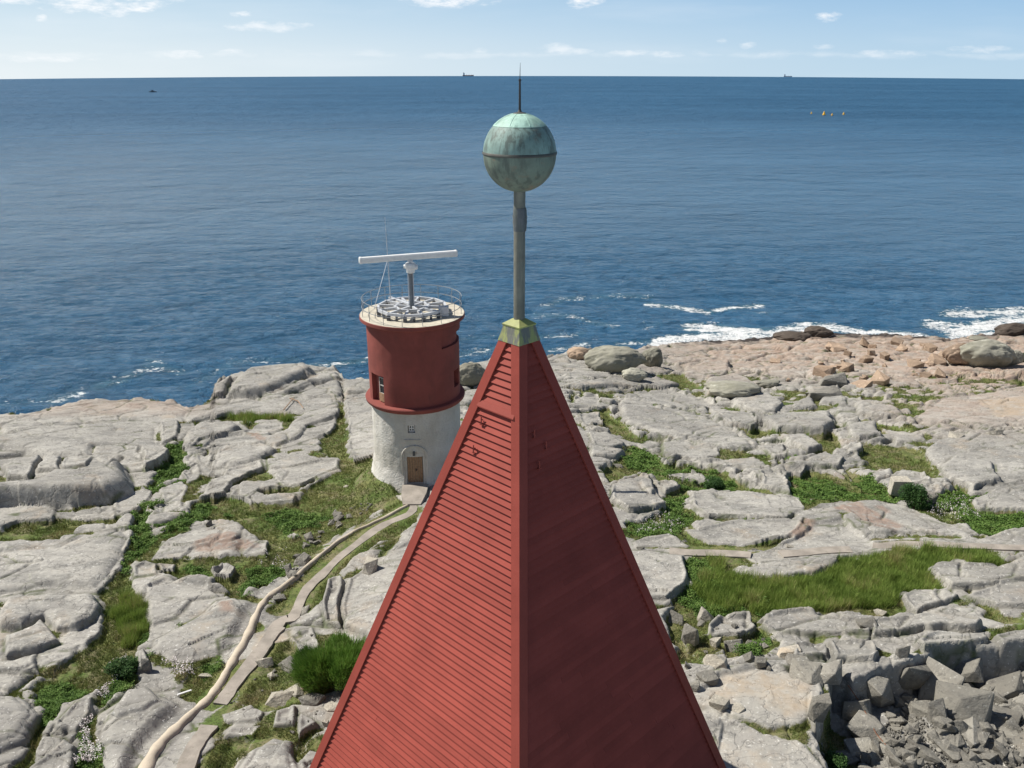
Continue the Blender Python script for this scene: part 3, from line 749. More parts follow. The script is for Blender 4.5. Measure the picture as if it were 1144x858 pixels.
for si, (pts, hgt, rr) in enumerate(S):
    ur = sum(q[0] for q in pts)/len(pts); vr = sum(q[1] for q in pts)/len(pts)
    if ur < 600:
        rr *= 1.0; hgt *= .78 if vr < 560 else .6
    else: rr *= .85; hgt *= .85 if vr < 570 else .8
    a = np.array(pts, float); lo = a.min(0)-40; hi = a.max(0)+60
    sel = np.nonzero((Up > lo[0]) & (Up < hi[0]) & (Vp > lo[1]) & (Vp < hi[1]))[0]
    w = world_poly(pts, hgt*.8)
    d = poly_sd(WP[sel], w, 1.0)
    rq = np.maximum(rr*.7, 2.6*rsp[sel]); t = np.clip(d/rq, 0, 1); prof = 1-(1-t)**2.8
    rs = np.random.default_rng(si); ang = rs.uniform(0, 2*pi); tl = rs.uniform(.01, .05)
    cx, cy = w.mean(0)
    h = hgt*prof*(1 + tl*((X[sel]-cx)*cos(ang)+(Y[sel]-cy)*sin(ang))/max(hgt, .5))
    h = np.where(d > 0, h, 0)
    m_ = h > sl[sel]
    sl[sel] = np.where(m_, h, sl[sel]); slm[sel] = np.maximum(slm[sel], np.clip(d/.3, 0, 1)); rim[sel] = np.maximum(rim[sel]*(d < .1), np.exp(-((d+.02)/.09)**2))
veg = np.zeros(n)
for (pts,) in G:
    a = np.array(pts, float); lo = a.min(0)-30; hi = a.max(0)+30
    sel = np.nonzero((Up > lo[0]) & (Up < hi[0]) & (Vp > lo[1]) & (Vp < hi[1]))[0]
    d = poly_sd(WP[sel], world_poly(pts), 2.0)
    veg[sel] = np.maximum(veg[sel], sstep(-.12, .28, d + frnd[sel]*.22))
veg *= 1-sstep(.02, .14, sl)
# small natural pockets of turf in the cracks
# general joints of the rock: stretched cells, crack lines run mostly across the view
rot = .30; cr, sr = cos(rot), sin(rot)
fw = gnoise(X/3.4, Y/3.4, 303)
xr = (X+fw*.9)*cr + (Y+fw*.8)*sr; yr = -(X+fw*.9)*sr + (Y+fw*.8)*cr
e1, ha, hb, bx, by = worley(xr/6.2, yr/3.8, 9)
e2, ha2, hb2, bx2, by2 = worley(xr/2.4+.3, yr/1.35, 23)
e3, ha3, hb3, bx3, by3 = worley(xr/.95, yr/.5, 37)
free = 1-np.clip(slm, 0, 1)
farw = sstep(470, 400, Vp)*sstep(560, 700, Up)           # broken shore platform on the right
rough1 = np.clip(.55 + fb0*.9, .12, 1)
d = 0.0
prof1 = 1-(1-np.clip(e1/np.maximum(.13, 2.2*rsp/4.5), 0, 1))**2.6
d1 = prof1*(.25+.55*ha) + (hb-.5)*.4*bx - by*.3*(hb-.3)
d1 = d1*free*.6
prof2 = 1-(1-np.clip(e2/np.maximum(.10, 2.2*rsp/1.8), 0, 1))**2.6
a2 = (.15*free + .015)*rough1 + .05*farw
d2 = prof2*a2*(.3+1.0*ha2) - by2*a2*1.1*(hb2-.2)
d3 = (-np.exp(-(e3/.07)**2)*.035 + (ha3-.5)*.04)*rough1*(free*.8+.1)
crk = worley(xr/3.9+7.7, yr/2.7+2.1, 51)[0]
d4 = -np.exp(-(crk*3.2/.10)**2)*.16*np.clip(slm, 0, 1)*sstep(-.1, .25, fb0+.15)
layer = gnoise(xr/4.5, yr/.9, 63)*.035*(.4+free)
cre = np.abs(gnoise(xr/5.5+3, yr/2.1, 111)+.25*gnoise(xr/1.7, yr/.8, 113)); cre2 = np.abs(gnoise(xr/2.6, yr/3.4+5, 115)+.2*gnoise(xr/.9, yr/1.1, 117))
layer = layer - (.07-.03*slm)*sstep(.09, 0, cre) - (.045-.02*slm)*sstep(.07, 0, cre2)
calm = 1-.88*slm*(Up > 735)*sstep(728, 745, Vp) - .45*slm*sstep(-.1, .3, frnd*.5+fb0)
calm = np.clip(calm, 0, 1); d4 = d4*calm; layer = layer*calm; d3 = d3*calm; d2 = d2*(1-slm*(1-calm))
rocky = sl + d1 + d2 + d3 + d4 + layer*rough1 + fb1*.035*(.3+free) + fbm(X/.8, Y/.8, 3, 90)*.010
grs = -.05 + fb1*.10 + np.abs(fbm(X/.9, Y/.9, 3, 12))*.13
blk = sstep(560, 540, Vp)*sstep(600, 640, Up)*(.45+.55*sstep(395, 430, Vp))
e5, ha5, hb5, bx5, by5 = worley(xr/2.7+4.1, yr/1.25+9.3, 83)
prof5 = 1-(1-np.clip(e5/np.maximum(.10, 2.4*rsp/1.8), 0, 1))**2.6
rocky = rocky + blk*free*prof5*(.1+.42*ha5*(fb0*.6+.8)) - blk*free*(.15+by5*(hb5-.1)*.35)
rocky = rocky + (ha2-.5)*.07*slm + ((bx2)*(hb2-.5)*.18+by2*(ha2-.5)*.18)*slm
jw = np.clip(.75+fb0, .3, 1)
joint = np.maximum(np.exp(-(crk*3.2/.075)**2)*slm*sstep(-.15, .2, fb0+.15), np.exp(-(e1*4.5/.13)**2)*free)
joint = np.maximum(joint, np.exp(-(e2*1.8/.05)**2)*.75*jw*sstep(-.2, .35, frnd+fb0))
joint = np.maximum(joint, .75*sstep(.035, .0, cre)*sstep(-.3, .3, frnd)); joint = np.maximum(joint, .5*sstep(.03, .0, cre2)*sstep(-.1, .3, frnd))
joint = np.maximum(joint, np.exp(-(e5*1.8/.08)**2)*blk*free)
joint = np.maximum(joint, rim*.9*sstep(-.5, .2, frnd+.2))
joint = joint*np.clip(calm+rim, 0, 1)
disp = rocky*(1-veg) + grs*veg
# more turf where the free cells have their deep joints
pocket = sstep(.26, .1, rocky+fbm(X/3, Y/3, 2, 15)*.3-.12*blk-.05)*free*sstep(405, 430, Vp)*(1-veg)
pocket *= sstep(-.3, .1, fbm(X/7, Y/7, 2, 19)+.12)
veg = np.maximum(veg, pocket*.8)
# the quarry
QP = [(926,748),(950,752),(985,738),(1020,734),(1040,722),(1100,716),(1144,716),(1300,722),(1500,760),(1500,1100),(960,1100),(945,870),(915,830),(908,812),(922,790)]
dq = poly_sd(WP, world_poly(QP, .6), 2.0)
dqn = dq + frnd*.12
q = sstep(0, .42, dqn)
disp = disp*(1-q*.4) - q*(1.45 + .35*fb1 + .35*(ha2-.5)) - .5*sstep(1.5, 6, dq)
veg = veg*(1-sstep(-.3, .1, dq)*(1-.9*(poly_sd(WP, world_poly([(900,770),(955,790),(985,850),(930,850)]), 1) > 0)))
quarry = q
# footing at the tower and below the paths: flatten
TX, TY = -6.42, 55.0; GZ = 13.45
dt = np.hypot(X-TX, Y-TY); ft = sstep(5.2, 3.0, dt)
# crest and seaward side
taper = np.concatenate([np.linspace(.25, .6, NBr).repeat(NC), np.clip(.6+.4*(vf-np.tile(vc, VV.shape[0]))/8, .6, 1)])
Zf = Z + disp*taper
Zf = Zf*(1-ft) + (GZ + frnd*.03)*ft
bk = np.arange(n) < nb
Zf = np.where(bk, Zf + fb1*.5*np.clip((Z+2)/3, 0, 1), Zf)
# a path strip is kept even: helper
def strip_sd(P, pts, lift=0):
    w = world_poly(pts, lift); dm = np.full(len(P), 9.0)
    for i in range(len(w)-1):
        a = w[i]; e = w[i+1]-a; ww = P-a; t = np.clip((ww@e)/(e@e), 0, 1)
        dm = np.minimum(dm, np.hypot(ww[:, 0]-e[0]*t, ww[:, 1]-e[1]*t))
    return dm
PATH_A = [(458,545),(462,572),(430,586),(395,610),(362,640),(340,662),(328,690),(312,695),(290,730),(268,755),(255,775),(240,800),(225,822),(205,870)]
PATH_B = [(700,614),(745,617),(840,620),(880,621),(952,614),(990,610),(1040,609),(1090,611),(1144,614),(1260,616)]
DUCT = [(466,560),(448,569),(432,578),(405,590),(378,605),(355,623),(330,645),(310,660),(297,670),(286,688),(277,710),(262,735),(250,757),(235,778),(212,800),(190,820),(172,840),(158,870)]
def smooth_pts(pts, k=6):
    p = [np.array(q, float) for q in pts]; out = []
    for i in range(len(p)-1):
        a = p[max(i-1, 0)]; b_ = p[i]; c = p[i+1]; d_ = p[min(i+2, len(p)-1)]
        for j in range(k):
            t = j/k
            out.append(tuple(.5*((2*b_)+(-a+c)*t+(2*a-5*b_+4*c-d_)*t*t+(-a+3*b_-3*c+d_)*t**3)))
    out.append(pts[-1]); return out
near = np.nonzero(~bk)[0]
PXY = np.stack([X[near], Y[near]], 1)
low = Z[near] + .12 + disp[near]*.25
for pts, wd in ((PATH_A, .75), (DUCT, .3), (PATH_B, .8)):
    ds = strip_sd(PXY, smooth_pts(pts, 3)); k = sstep(wd+.6, wd, ds)
    Zf[near] = Zf[near]*(1-k) + low*k
# attributes
uu, vv_, _ = proj(np.stack([X, Y, Zf], 1))
pink = sstep(440, 395, vv_)*sstep(640, 860, uu) + .6*sstep(940, 1060, uu)*sstep(500, 450, vv_) + .55*sstep(470, 455, vv_)*sstep(260, 200, uu)
pink = np.clip(pink*(1-bk*.3), 0, 1)
wet = sstep(1.9, .8, Zf + fb1*.35)
brown = np.zeros(n); tan_ = np.zeros(n)
for pts in ([(212,612),(230,602),(255,598),(280,606),(292,612),(262,616),(220,618)], [(930,568),(955,562),(1012,590),(1000,597),(975,592)], [(1000,578),(975,568),(985,566)],
            [(278,488),(290,486),(300,494),(290,496)], [(885,590),(900,582),(912,585),(895,603),(880,603)], [(245,678),(262,676),(260,690),(240,690)], [(925,532),(950,533),(945,540),(928,538)]):
    dd = poly_sd(WP[near], world_poly(pts, .2), 1.0); brown[near] = np.maximum(brown[near], sstep(-.15, .25, dd+frnd[near]*.15))
for pts in ([(775,795),(805,758),(850,750),(900,765),(915,790),(880,805),(840,780),(800,795)], [(285,705),(330,700),(330,718),(285,740),(278,720)], [(1090,450),(1200,440),(1200,470),(1110,470)]):
    dd = poly_sd(WP[near], world_poly(pts, .3), 1.0); tan_[near] = np.maximum(tan_[near], sstep(-.3, .6, dd+frnd[near]*.3))
veg[bk] = 0; brown *= (1-veg)

GV = np.stack([X, Y, Zf], 1)
idx = np.arange(NRT*NC).reshape(NRT, NC)
GF = np.stack([idx[:-1, :-1], idx[:-1, 1:], idx[1:, 1:], idx[1:, :-1]], -1).reshape(-1, 4)[:, ::-1]
me = np_mesh('ground', GV, GF)
for nm, arr in (('veg', veg), ('pink', pink), ('wet', wet), ('brown', brown), ('tan', tan_), ('joint', joint)):
    a = me.attributes.new(nm, 'FLOAT', 'POINT'); a.data.foreach_set('value', arr.astype(np.float32))
g = link_mesh('ground', me, M['ground'], smooth=True); tag(g, kind='structure')
# pixel -> visible ground vertex lookup
PU, PV, PD = uu, vv_, _
LW, LH = 1760, 640; lut = np.full((LH, LW), -1, np.int64)
iu = np.round(PU+302).astype(int); iv = np.round(PV-350).astype(int)
ok = (iu >= 0) & (iu < LW) & (iv >= 0) & (iv < LH)
oi_ = np.nonzero(ok)[0]; oi_ = oi_[np.argsort(-PD[oi_], kind='stable')]
lut[iv[oi_], iu[oi_]] = oi_
def gidx(u, v):
    i, j = int(round(v-350)), int(round(u+302))
    for r in range(0, 8):
        best = -1
        for a in range(max(0, i-r), min(LH, i+r+1)):
            for c in range(max(0, j-r), min(LW, j+r+1)):
                k = lut[a, c]
                if k >= 0 and (best < 0 or PD[k] < PD[best]): best = k
        if best >= 0: return best
    return int(np.argmin((PU-u)**2+(PV-v)**2))
def gp(u, v): return Vector(GV[gidx(u, v)])
from mathutils.kdtree import KDTree
_sub = np.nonzero(PV < 1100)[0][::5]
kd = KDTree(len(_sub))
for i_, k_ in enumerate(_sub): kd.insert((X[k_], Y[k_], 0), i_)
kd.balance()
def gz(x, y):
    r = kd.find_n((x, y, 0), 3); return sum(Zf[_sub[q[1]]] for q in r)/3

# ------------------------------------------------------------------ sea: a shallow cap so that the horizon curves as the real one does
RS = 150000.0
rr_ = np.concatenate([np.geomspace(38, 70, 12), np.geomspace(72, 260, 380), np.geomspace(265, 5200, 120)])
aa_ = np.radians(np.concatenate([np.linspace(-100, -46, 24), np.linspace(-45, 45, 760), np.linspace(46, 100, 24)]))
RR, AA = np.meshgrid(rr_, aa_, indexing='ij')
SX = (RR*np.sin(AA)).ravel(); SY = (RR*np.cos(AA)).ravel()
SZ = -(RR.ravel()**2)/(2*RS)
nearf = sstep(255, 90, RR.ravel())
SZ = SZ + nearf*(fbm(SX/11, SY/6, 2, 71)*.14 + fbm(SX/3.2, SY/1.9, 2, 75)*.07)
SV = np.stack([SX, SY, SZ], 1)
su, sv2, _d = proj(SV)
foam = np.zeros(len(SX))
FOAM = [  # streaks of broken water: points, half width px, strength
 ([(690,385),(740,380),(770,377),(795,379)],4,.62), ([(740,383),(790,377),(840,380),(880,375),(915,372)],7,1.0), ([(775,366),(800,368),(830,372),(870,372)],6,.85),
 ([(860,372),(900,364),(930,366),(960,372)],5,.8), ([(975,371),(1010,373),(1050,379),(1066,382)],3.2,.85), ([(1060,350),(1090,350),(1144,348),(1200,345)],6,.7),
 ([(1070,372),(1100,364),(1144,358),(1200,352)],8,.95), ([(1040,362),(1080,366),(1110,372)],6,.75),
 ([(610,342),(630,334),(650,333)],4,.62), ([(665,332),(690,330),(725,332)],4,.6), ([(725,340),(760,344),(790,349),(810,345),(850,341)],2.6,.72),
 ([(600,352),(640,353),(660,360),(685,364)],4,.6), ([(600,376),(640,375),(650,372)],3.5,.6), ([(615,392),(640,388),(655,385)],4,.66), ([(845,350),(870,348)],3,.5),
 ([(720,366),(735,362)],4,.5), ([(630,372),(700,392)],5,.4),
 ([(110,432),(150,418),(172,408),(200,415)],6,.62), ([(0,452),(40,448),(90,436),(120,428)],5,.5), ([(225,425),(260,405),(330,402)],5,.55), ([(60,449),(75,444),(85,440)],5,.72), ([(120,430),(140,425)],3,.7), ([(165,402),(180,404),(185,412)],3,.62),
 ([(330,410),(365,408),(400,404),(412,402)],4,.75), ([(225,415),(260,410),(300,412)],4,.45), ([(500,398),(540,392),(560,388)],5,.6), ([(512,380),(550,376)],4,.5),
 ([(200,433),(232,428)],4,.4), ([(835,316),(870,312)],3,.15),
]
for pts, hw, st in FOAM:
    p = np.array(pts, float); lo = p.min(0)-25; hi = p.max(0)+25
    sel = np.nonzero((su > lo[0]) & (su < hi[0]) & (sv2 > lo[1]) & (sv2 < hi[1]))[0]
    if len(sel) == 0: continue
    Q = np.stack([su[sel], sv2[sel]], 1); dm = np.full(len(sel), 99.)
    for i in range(len(p)-1):
        a = p[i]; e = p[i+1]-a; w = Q-a; t = np.clip((w@e)/(e@e), 0, 1)
        dm = np.minimum(dm, np.hypot((w[:, 0]-e[0]*t)*.45, w[:, 1]-e[1]*t))
    foam[sel] = np.maximum(foam[sel], min(1.15, st*(1.28 if p[0][0] > 680 and st > .63 else .98))*np.exp(-(dm/(hw*1.25))**2))
idx = np.arange(len(SX)).reshape(RR.shape)
SF = np.stack([idx[:-1, :-1], idx[1:, :-1], idx[1:, 1:], idx[:-1, 1:]], -1).reshape(-1, 4)[:, ::-1]
me = np_mesh('sea', SV, SF)
a = me.attributes.new('foam', 'FLOAT', 'POINT'); a.data.foreach_set('value', foam.astype(np.float32))
sea = link_mesh('sea', me, M['sea'], smooth=True); tag(sea, kind='structure')
# ------------------------------------------------------------------ red pyramid day beacon
D0 = 25.0; BX = at_D(580, 360, D0).x
ZA = zat(329, D0); K = .4272; GB = 14.2
bc = empty('day_beacon', (BX, D0, GB), 'tall red boarded pyramid beacon with a green copper ball on its pole', 'beacon')
def cor(k, h, out=0.0):       # corner k (0 front,1 right,2 back,3 left) at h below the virtual apex
    a = (-pi/2, 0, pi/2, pi)[k]; r = max(K*h + out - .10, .02)
    return Vector((BX + r*cos(a), D0 + r*sin(a), ZA-h))
H0, H1 = 1.28, ZA-GB+.4
PITCHB = .2005
rb = random.Random(4)
for k in range(4):
    A0, B0 = cor(k, 1), cor((k+1) % 4, 1); nrm = ((B0-A0).cross(cor(k, 2)-A0)).normalized()
    mid = (A0+B0)/2 - Vector((BX, D0, ZA-1))
    if nrm.dot(Vector((mid.x, mid.y, 0))) < 0: nrm = -nrm
    mb = MB(); hue = []
    h = H0-.05
    while h < H1:
        h2 = min(h+PITCHB, H1)
        # each board laps over the one below; long courses are joined from shorter boards
        def seg(s0, s1, tilt, shade):
            a0 = cor(k, h-.03).lerp(cor((k+1) % 4, h-.03), s0) - nrm*.035; b0 = cor(k, h-.03).lerp(cor((k+1) % 4, h-.03), s1) - nrm*.035
            a1 = cor(k, h2).lerp(cor((k+1) % 4, h2), s0) + nrm*(.048+tilt); b1 = cor(k, h2).lerp(cor((k+1) % 4, h2), s1) + nrm*(.048+tilt)
            a2 = cor(k, h2).lerp(cor((k+1) % 4, h2), s0) - nrm*.03; b2 = cor(k, h2).lerp(cor((k+1) % 4, h2), s1) - nrm*.03
            n0 = len(mb.f); mb.add([a0, b0, b1, a1, a2, b2], [(0, 1, 2, 3), (3, 2, 5, 4), (0, 3, 4), (1, 5, 2)])
            hue.extend([shade]*(len(mb.f)-n0))
        cuts = [0.0]; Lr = K*h2*sqrt(2)
        if Lr > 2.2:
            x = rb.uniform(1.5, 9)
            while x < Lr-.6: cuts.append(x/Lr); x += rb.uniform(5, 9)
        cuts.append(1.0)
        for i in range(len(cuts)-1):
            seg(cuts[i]+(.0004 if i else 0), cuts[i+1]-.0004, rb.uniform(-.002, .003), rb.random())
        h = h2
    o = mb.build('cladding', M['red'], bc)
    at_ = o.data.attributes.new('board', 'FLOAT', 'FACE'); at_.data.foreach_set('value', np.array(hue, np.float32))
    # solid wall behind the boards
    if k == 0: core = MB()
    core.add([cor(k, H0, -.09), cor((k+1) % 4, H0, -.09), cor((k+1) % 4, H1, -.09), cor(k, H1, -.09)], [(0, 3, 2, 1)])
core.build('inner_wall', M['red'], bc)
# corner boards, two planks meeting at each arris
for k in range(4):
    mb = MB()
    for sgn in (1, -1):
        kk = (k+sgn) % 4
        A, Bq = cor(k, H0), cor(k, H1-.02)
        eA = (cor(kk, H0)-A).normalized(); nrm = (Bq-A).cross(eA).normalized()
        c = Vector((BX, D0, A.z)); 
        if nrm.dot(A-c) < 0: nrm = -nrm
        w = .255; t0, t1 = .03, .088
        arr = (A-c).normalized()
        P = []
        for q in (A, Bq):
            P += [q + nrm*t0, q + arr*.118 , q + eA*w + nrm*t1, q + eA*w + nrm*t0]
        mb.add(P, [(1, 5, 6, 2), (2, 6, 7, 3), (0, 1, 2, 3), (4, 7, 6, 5), (0, 4, 5, 1), (0, 3, 7, 4)])
    o = mb.build('corner_board', M['red'], bc)
    bm_ = bmesh.new(); bm_.from_mesh(o.data); bmesh.ops.recalc_face_normals(bm_, faces=bm_.faces); bm_.to_mesh(o.data); bm_.free()
# lichened metal cap
mb = MB()
hz = zat(372, D0-.4); 
def sq(r, z): return [(BX, D0-r, z), (BX+r, D0, z), (BX, D0+r, z), (BX-r, D0, z)]
zb0 = ZA-H0-.10; r0 = K*(ZA-zb0)+.045; r1 = r0-.17; zt = zb0+.50; z3 = zt+.17
rm = (r0+r1)/2-.012
mb.add(sq(r0, zb0)+sq(rm, (zb0+zt)/2)+sq(r1, zt), [(a+4*b_, (a+1) % 4+4*b_, (a+1) % 4+4+4*b_, a+4+4*b_) for b_ in (0, 1) for a in range(4)]+[(3,2,1,0),(8,9,10,11)])
cp = mb.build('cap', M['cap'], bc)
mb = MB(); mb.add(sq(r1+.035, zt-.03)+sq(r1+.045, zt+.012)+sq(.19, z3), [(a+4*b_, (a+1) % 4+4*b_, (a+1) % 4+4+4*b_, a+4+4*b_) for b_ in (0, 1) for a in range(4)]+[(3,2,1,0),(8,9,10,11)])
mb.build('cap_lid', M['cap_lid'], cp)
# pole
zc = zat(170, D0); ZB = zat(213.5, D0)
PR = .165
mb = MB(); prof = []
for i in range(30):
    z = z3-.05 + (ZB-z3+.35)*i/29; prof.append((PR*(1+.012*sin(i*1.7)), z))
mb.lathe(prof, (BX, D0, 0), 20)
po = mb.build('pole', M['pole'], bc, smooth=40)
mb = MB(); zl = zat(258, D0); zh = zat(232, D0)
ring = []
for i in range(9):
    t = i/8; ring.append((PR+.012+.03*sin(pi*t)**.7*(1 if i % 2 else .6), zl+(zh-zl)*t))
mb.lathe(ring, (BX+.012, D0, 0), 16)
mb.build('lead_sleeve', M['lead'], po, smooth=30)
# ball: slightly egg-shaped, three tiers of copper sheet
R0 = 1.005
def ball_r(t):                 # t -1 bottom .. 1 top
    z = t*1.045*R0
    r = R0*sqrt(max(0, 1-abs(t)**2.12))*(1 + (.0 if t < 0 else -.045*t)) if t < 0.97 else R0*sqrt(max(0, 1-t*t))*1.05
    return r, zc-.02+z
def shell(name, t0, t1, mat, grow=0, par=bc, n=40, seams=0):
    mb = MB(); prof = []
    for i in range(n+1):
        r, z = ball_r(t0+(t1-t0)*i/n); prof.append((max(r+grow, .004), z))
    mb.lathe(prof, (BX, D0, 0), 64)
    return mb.build(name, mat, par, smooth=40)
ball = shell('ball', -.995, .03, M['copper_low'])
up = shell('upper_shell', .02, .70, M['copper'], .004, ball)
tp = shell('top_shell', .69, .995, M['copper_top'], .014, ball)
mb = MB(); prof = [(R0*.998+x, zc-.02+z) for x, z in ((-.03,-.035),(.012,-.035),(.028,-.01),(.024,.02),(.010,.045),(-.03,.045))]
mb.lathe(prof, (BX, D0, 0), 72, False, False); mb.build('seam_band', M['seam'], ball, smooth=30)
mb = MB()
for k in range(8):             # standing seams on the top and faint ones on the sides
    a = pi/8+k*pi/4
    pts = []
    for i in range(9):
        r, z = ball_r(.72+(.985-.72)*i/8); pts.append((BX+(r+.014)*cos(a), D0+(r+.014)*sin(a), z))
    mb.tube(pts, .010, 5)
mb.build('standing_seam', M['copper_top'], tp)
mb = MB()
mb.lathe([(.20, 0), (.17, .05), (.06, .075), (.04, .12)], (BX, D0, ball_r(.985)[1]-.03), 16)
mb.build('finial_base', M['seam'], ball, smooth=40)
rt = zat(70, D0); rbz = ball_r(.99)[1]; mb = MB()
mb.tube([(BX, D0, rbz), (BX, D0, rbz+(rt-rbz)*.66)], [.034, .026], 8)
mb.tube([(BX, D0, rbz+(rt-rbz)*.64), (BX, D0, rbz+(rt-rbz)*.68)], .036, 8)
mb.tube([(BX, D0, rbz+(rt-rbz)*.66), (BX+.01, D0, rt)], [.014, .004], 6)
mb.build('lightning_rod', M['black'], bc)
# hinged drip board, hatch outline and iron cleats on the lit face
def face_pt(k, s, h, out): 
    A_, B_ = cor(k, h), cor((k+1) % 4, h)
    n_ = Vector((cos(pi/4*(2*k-1)), sin(pi/4*(2*k-1)), K*.7071)); n_.normalize()
    return A_.lerp(B_, s) + n_*out, n_
hb_ = 3.22
mb = MB(); p0, n_ = face_pt(3, .12, hb_, .03); p1, _n = face_pt(3, .93, hb_, .03)
q0, _n = face_pt(3, .12, hb_+.21, .115); q1, _n = face_pt(3, .93, hb_+.21, .115)
mb.add([p0, p1, q1, q0, p0+n_*.03, p1+n_*.03, q1+Vector((0,0,.035)), q0+Vector((0,0,.035))], [(0,1,2,3),(7,6,5,4),(0,4,5,1),(1,5,6,2),(2,6,7,3),(3,7,4,0)])
o = mb.build('drip_board', M['red'], bc)
for k, lst in ((3, ((.30, 3.75), (.31, 4.62))), (0, ((.24, 3.85), (.27, 4.75), (.42, 4.3)))):
    for s, h in lst:
        mb = MB(); p, n_ = face_pt(k, s, h, .05); d_ = Vector((0, 0, -1))
        mb.beam(p, p+n_*.06, .03, .03); mb.beam(p+n_*.06+Vector((0,0,.10)), p+n_*.075+d_*.16, .035, .035, up=(1, 0, 0))
        mb.beam(p+d_*.16+n_*.02, p+d_*.16+n_*.09, .12, .03)
        mb.build('cleat', M['red'], bc)
for s, h, L_ in ((.42, 4.55, .9), (.62, 5.0, .8)):
    mb = MB(); p, n_ = face_pt(3, s, h, .052); q, _n = face_pt(3, s+.0, h+L_*.12, .052)
# ------------------------------------------------------------------ old round light tower with the red upper storey
ZD = zat(349.5, TY)          # deck level
ZL = zat(439, TY)            # ledge level
tw = empty('round_tower', (TX, TY, GZ), 'old round stone tower, white below and dark red above, with a small wooden door', 'tower')
front = math.atan2(-TY, -TX)                  # azimuth from the tower axis towards the camera
def az_(deg): return front + radians(deg)     # negative = to the left in the picture
def P_(r, deg, z): a = az_(deg); return Vector((TX + r*cos(a), TY + r*sin(a), z))
# in plan, increasing angle goes counter-clockwise seen from above; as seen from the camera +deg appears to the right
def wall(name, prof_fn, z0, z1, recs, mat, nz=20, par=tw, extra=()):
    """cylinder wall with rectangular recesses recs = (deg0, deg1, z0, z1, depth)"""
    e = .02
    A = set(np.arange(-180, 180, 3.0).round(3)); Zs = set(np.linspace(z0, z1, nz).round(4))
    for a0, a1, b0, b1, dp in recs:
        A |= {a0-e, a0+e, a1-e, a1+e}; Zs |= {b0-.003, b0+.003, b1-.003, b1+.003}
    A = sorted(A); Zs = sorted(Zs); V = []; Fq = []
    for z in Zs:
        for a in A:
            r = prof_fn(z, a)
            for a0, a1, b0, b1, dp in recs:
                if a0 < a < a1 and b0 < z < b1: r -= dp
            V.append(P_(r, a, z))
    nA = len(A)
    for i in range(len(Zs)-1):
        for j in range(nA):
            j2 = (j+1) % nA; Fq.append((i*nA+j, i*nA+j2, (i+1)*nA+j2, (i+1)*nA+j))
    mb = MB(); mb.add(V, Fq); return mb.build(name, mat, par, smooth=30)
rw = lambda z: 2.93 + .16*max(0, (GZ+1.6-z)/1.6)**2 + .05*max(0, (GZ+.5-z)/.5)
def pw(z, a):
    x = np.array([a/9.0]); y = np.array([z*1.4])
    return rw(z) + float(fbm(x, y, 3, 5)[0])*.028 + (.05 if z < GZ+.9+.25*sin(a*.05) and -120 < a < -12 else 0)
DW = 10.6                                      # half door width in degrees
zdoor0, zdoor1 = GZ+.12, GZ+2.0
recsW = [(-4.5-DW*1.28, -4.5+DW*1.28, zdoor0-.1, zdoor1+.42, .10), (-4.5-DW, -4.5+DW, zdoor0, zdoor1, .32), (-11.5, -2.3, ZL-1.62, ZL-1.1, .26)]
wl = wall('lower_wall', pw, GZ-.6, ZL-.1, recsW, M['white_wall'], 34)
def slab_on(name, r, a0, a1, z0, z1, th, mat, par, n=6):
    """curved panel hugging the cylinder"""
    mb = MB(); V = []
    for i in range(n+1):
        a = a0+(a1-a0)*i/n
        V += [P_(r, a, z0), P_(r, a, z1), P_(r+th, a, z1), P_(r+th, a, z0)]
    Fq = []
    for i in range(n):
        for j in range(4): Fq.append((i*4+j, i*4+(j+1) % 4, (i+1)*4+(j+1) % 4, (i+1)*4+j))
    Fq += [(3, 2, 1, 0), (n*4, n*4+1, n*4+2, n*4+3)]
    mb.add(V, Fq); return mb.build(name, mat, par)
dr = None; mb = MB()
for i in range(6):             # six planks
    a0 = -4.5-DW+.3+(2*DW-.6)*i/6; a1 = a0+(2*DW-.6)/6-.35
    p = [P_(2.70, a0, zdoor0+.01), P_(2.70, a1, zdoor0+.01), P_(2.70, a1, zdoor1-.01), P_(2.70, a0, zdoor1-.01)]
    q = [P_(2.76, a0, zdoor0+.01), P_(2.76, a1, zdoor0+.01), P_(2.76, a1, zdoor1-.01), P_(2.76, a0, zdoor1-.01)]
    mb.add(p+q, [(4,5,6,7),(0,4,7,3),(1,2,6,5),(3,7,6,2),(0,1,5,4)])
dr = mb.build('door', M['door'], tw)
mb = MB(); mb.box(P_(2.79, -3.3, GZ+1.05), (.05, .05, .16)); mb.tube([P_(2.78, -3.3, GZ+1.1), P_(2.86, -3.3, GZ+1.1), P_(2.86, -1.5, GZ+1.1)], .018, 6)
mb.build('handle', M['black'], dr)
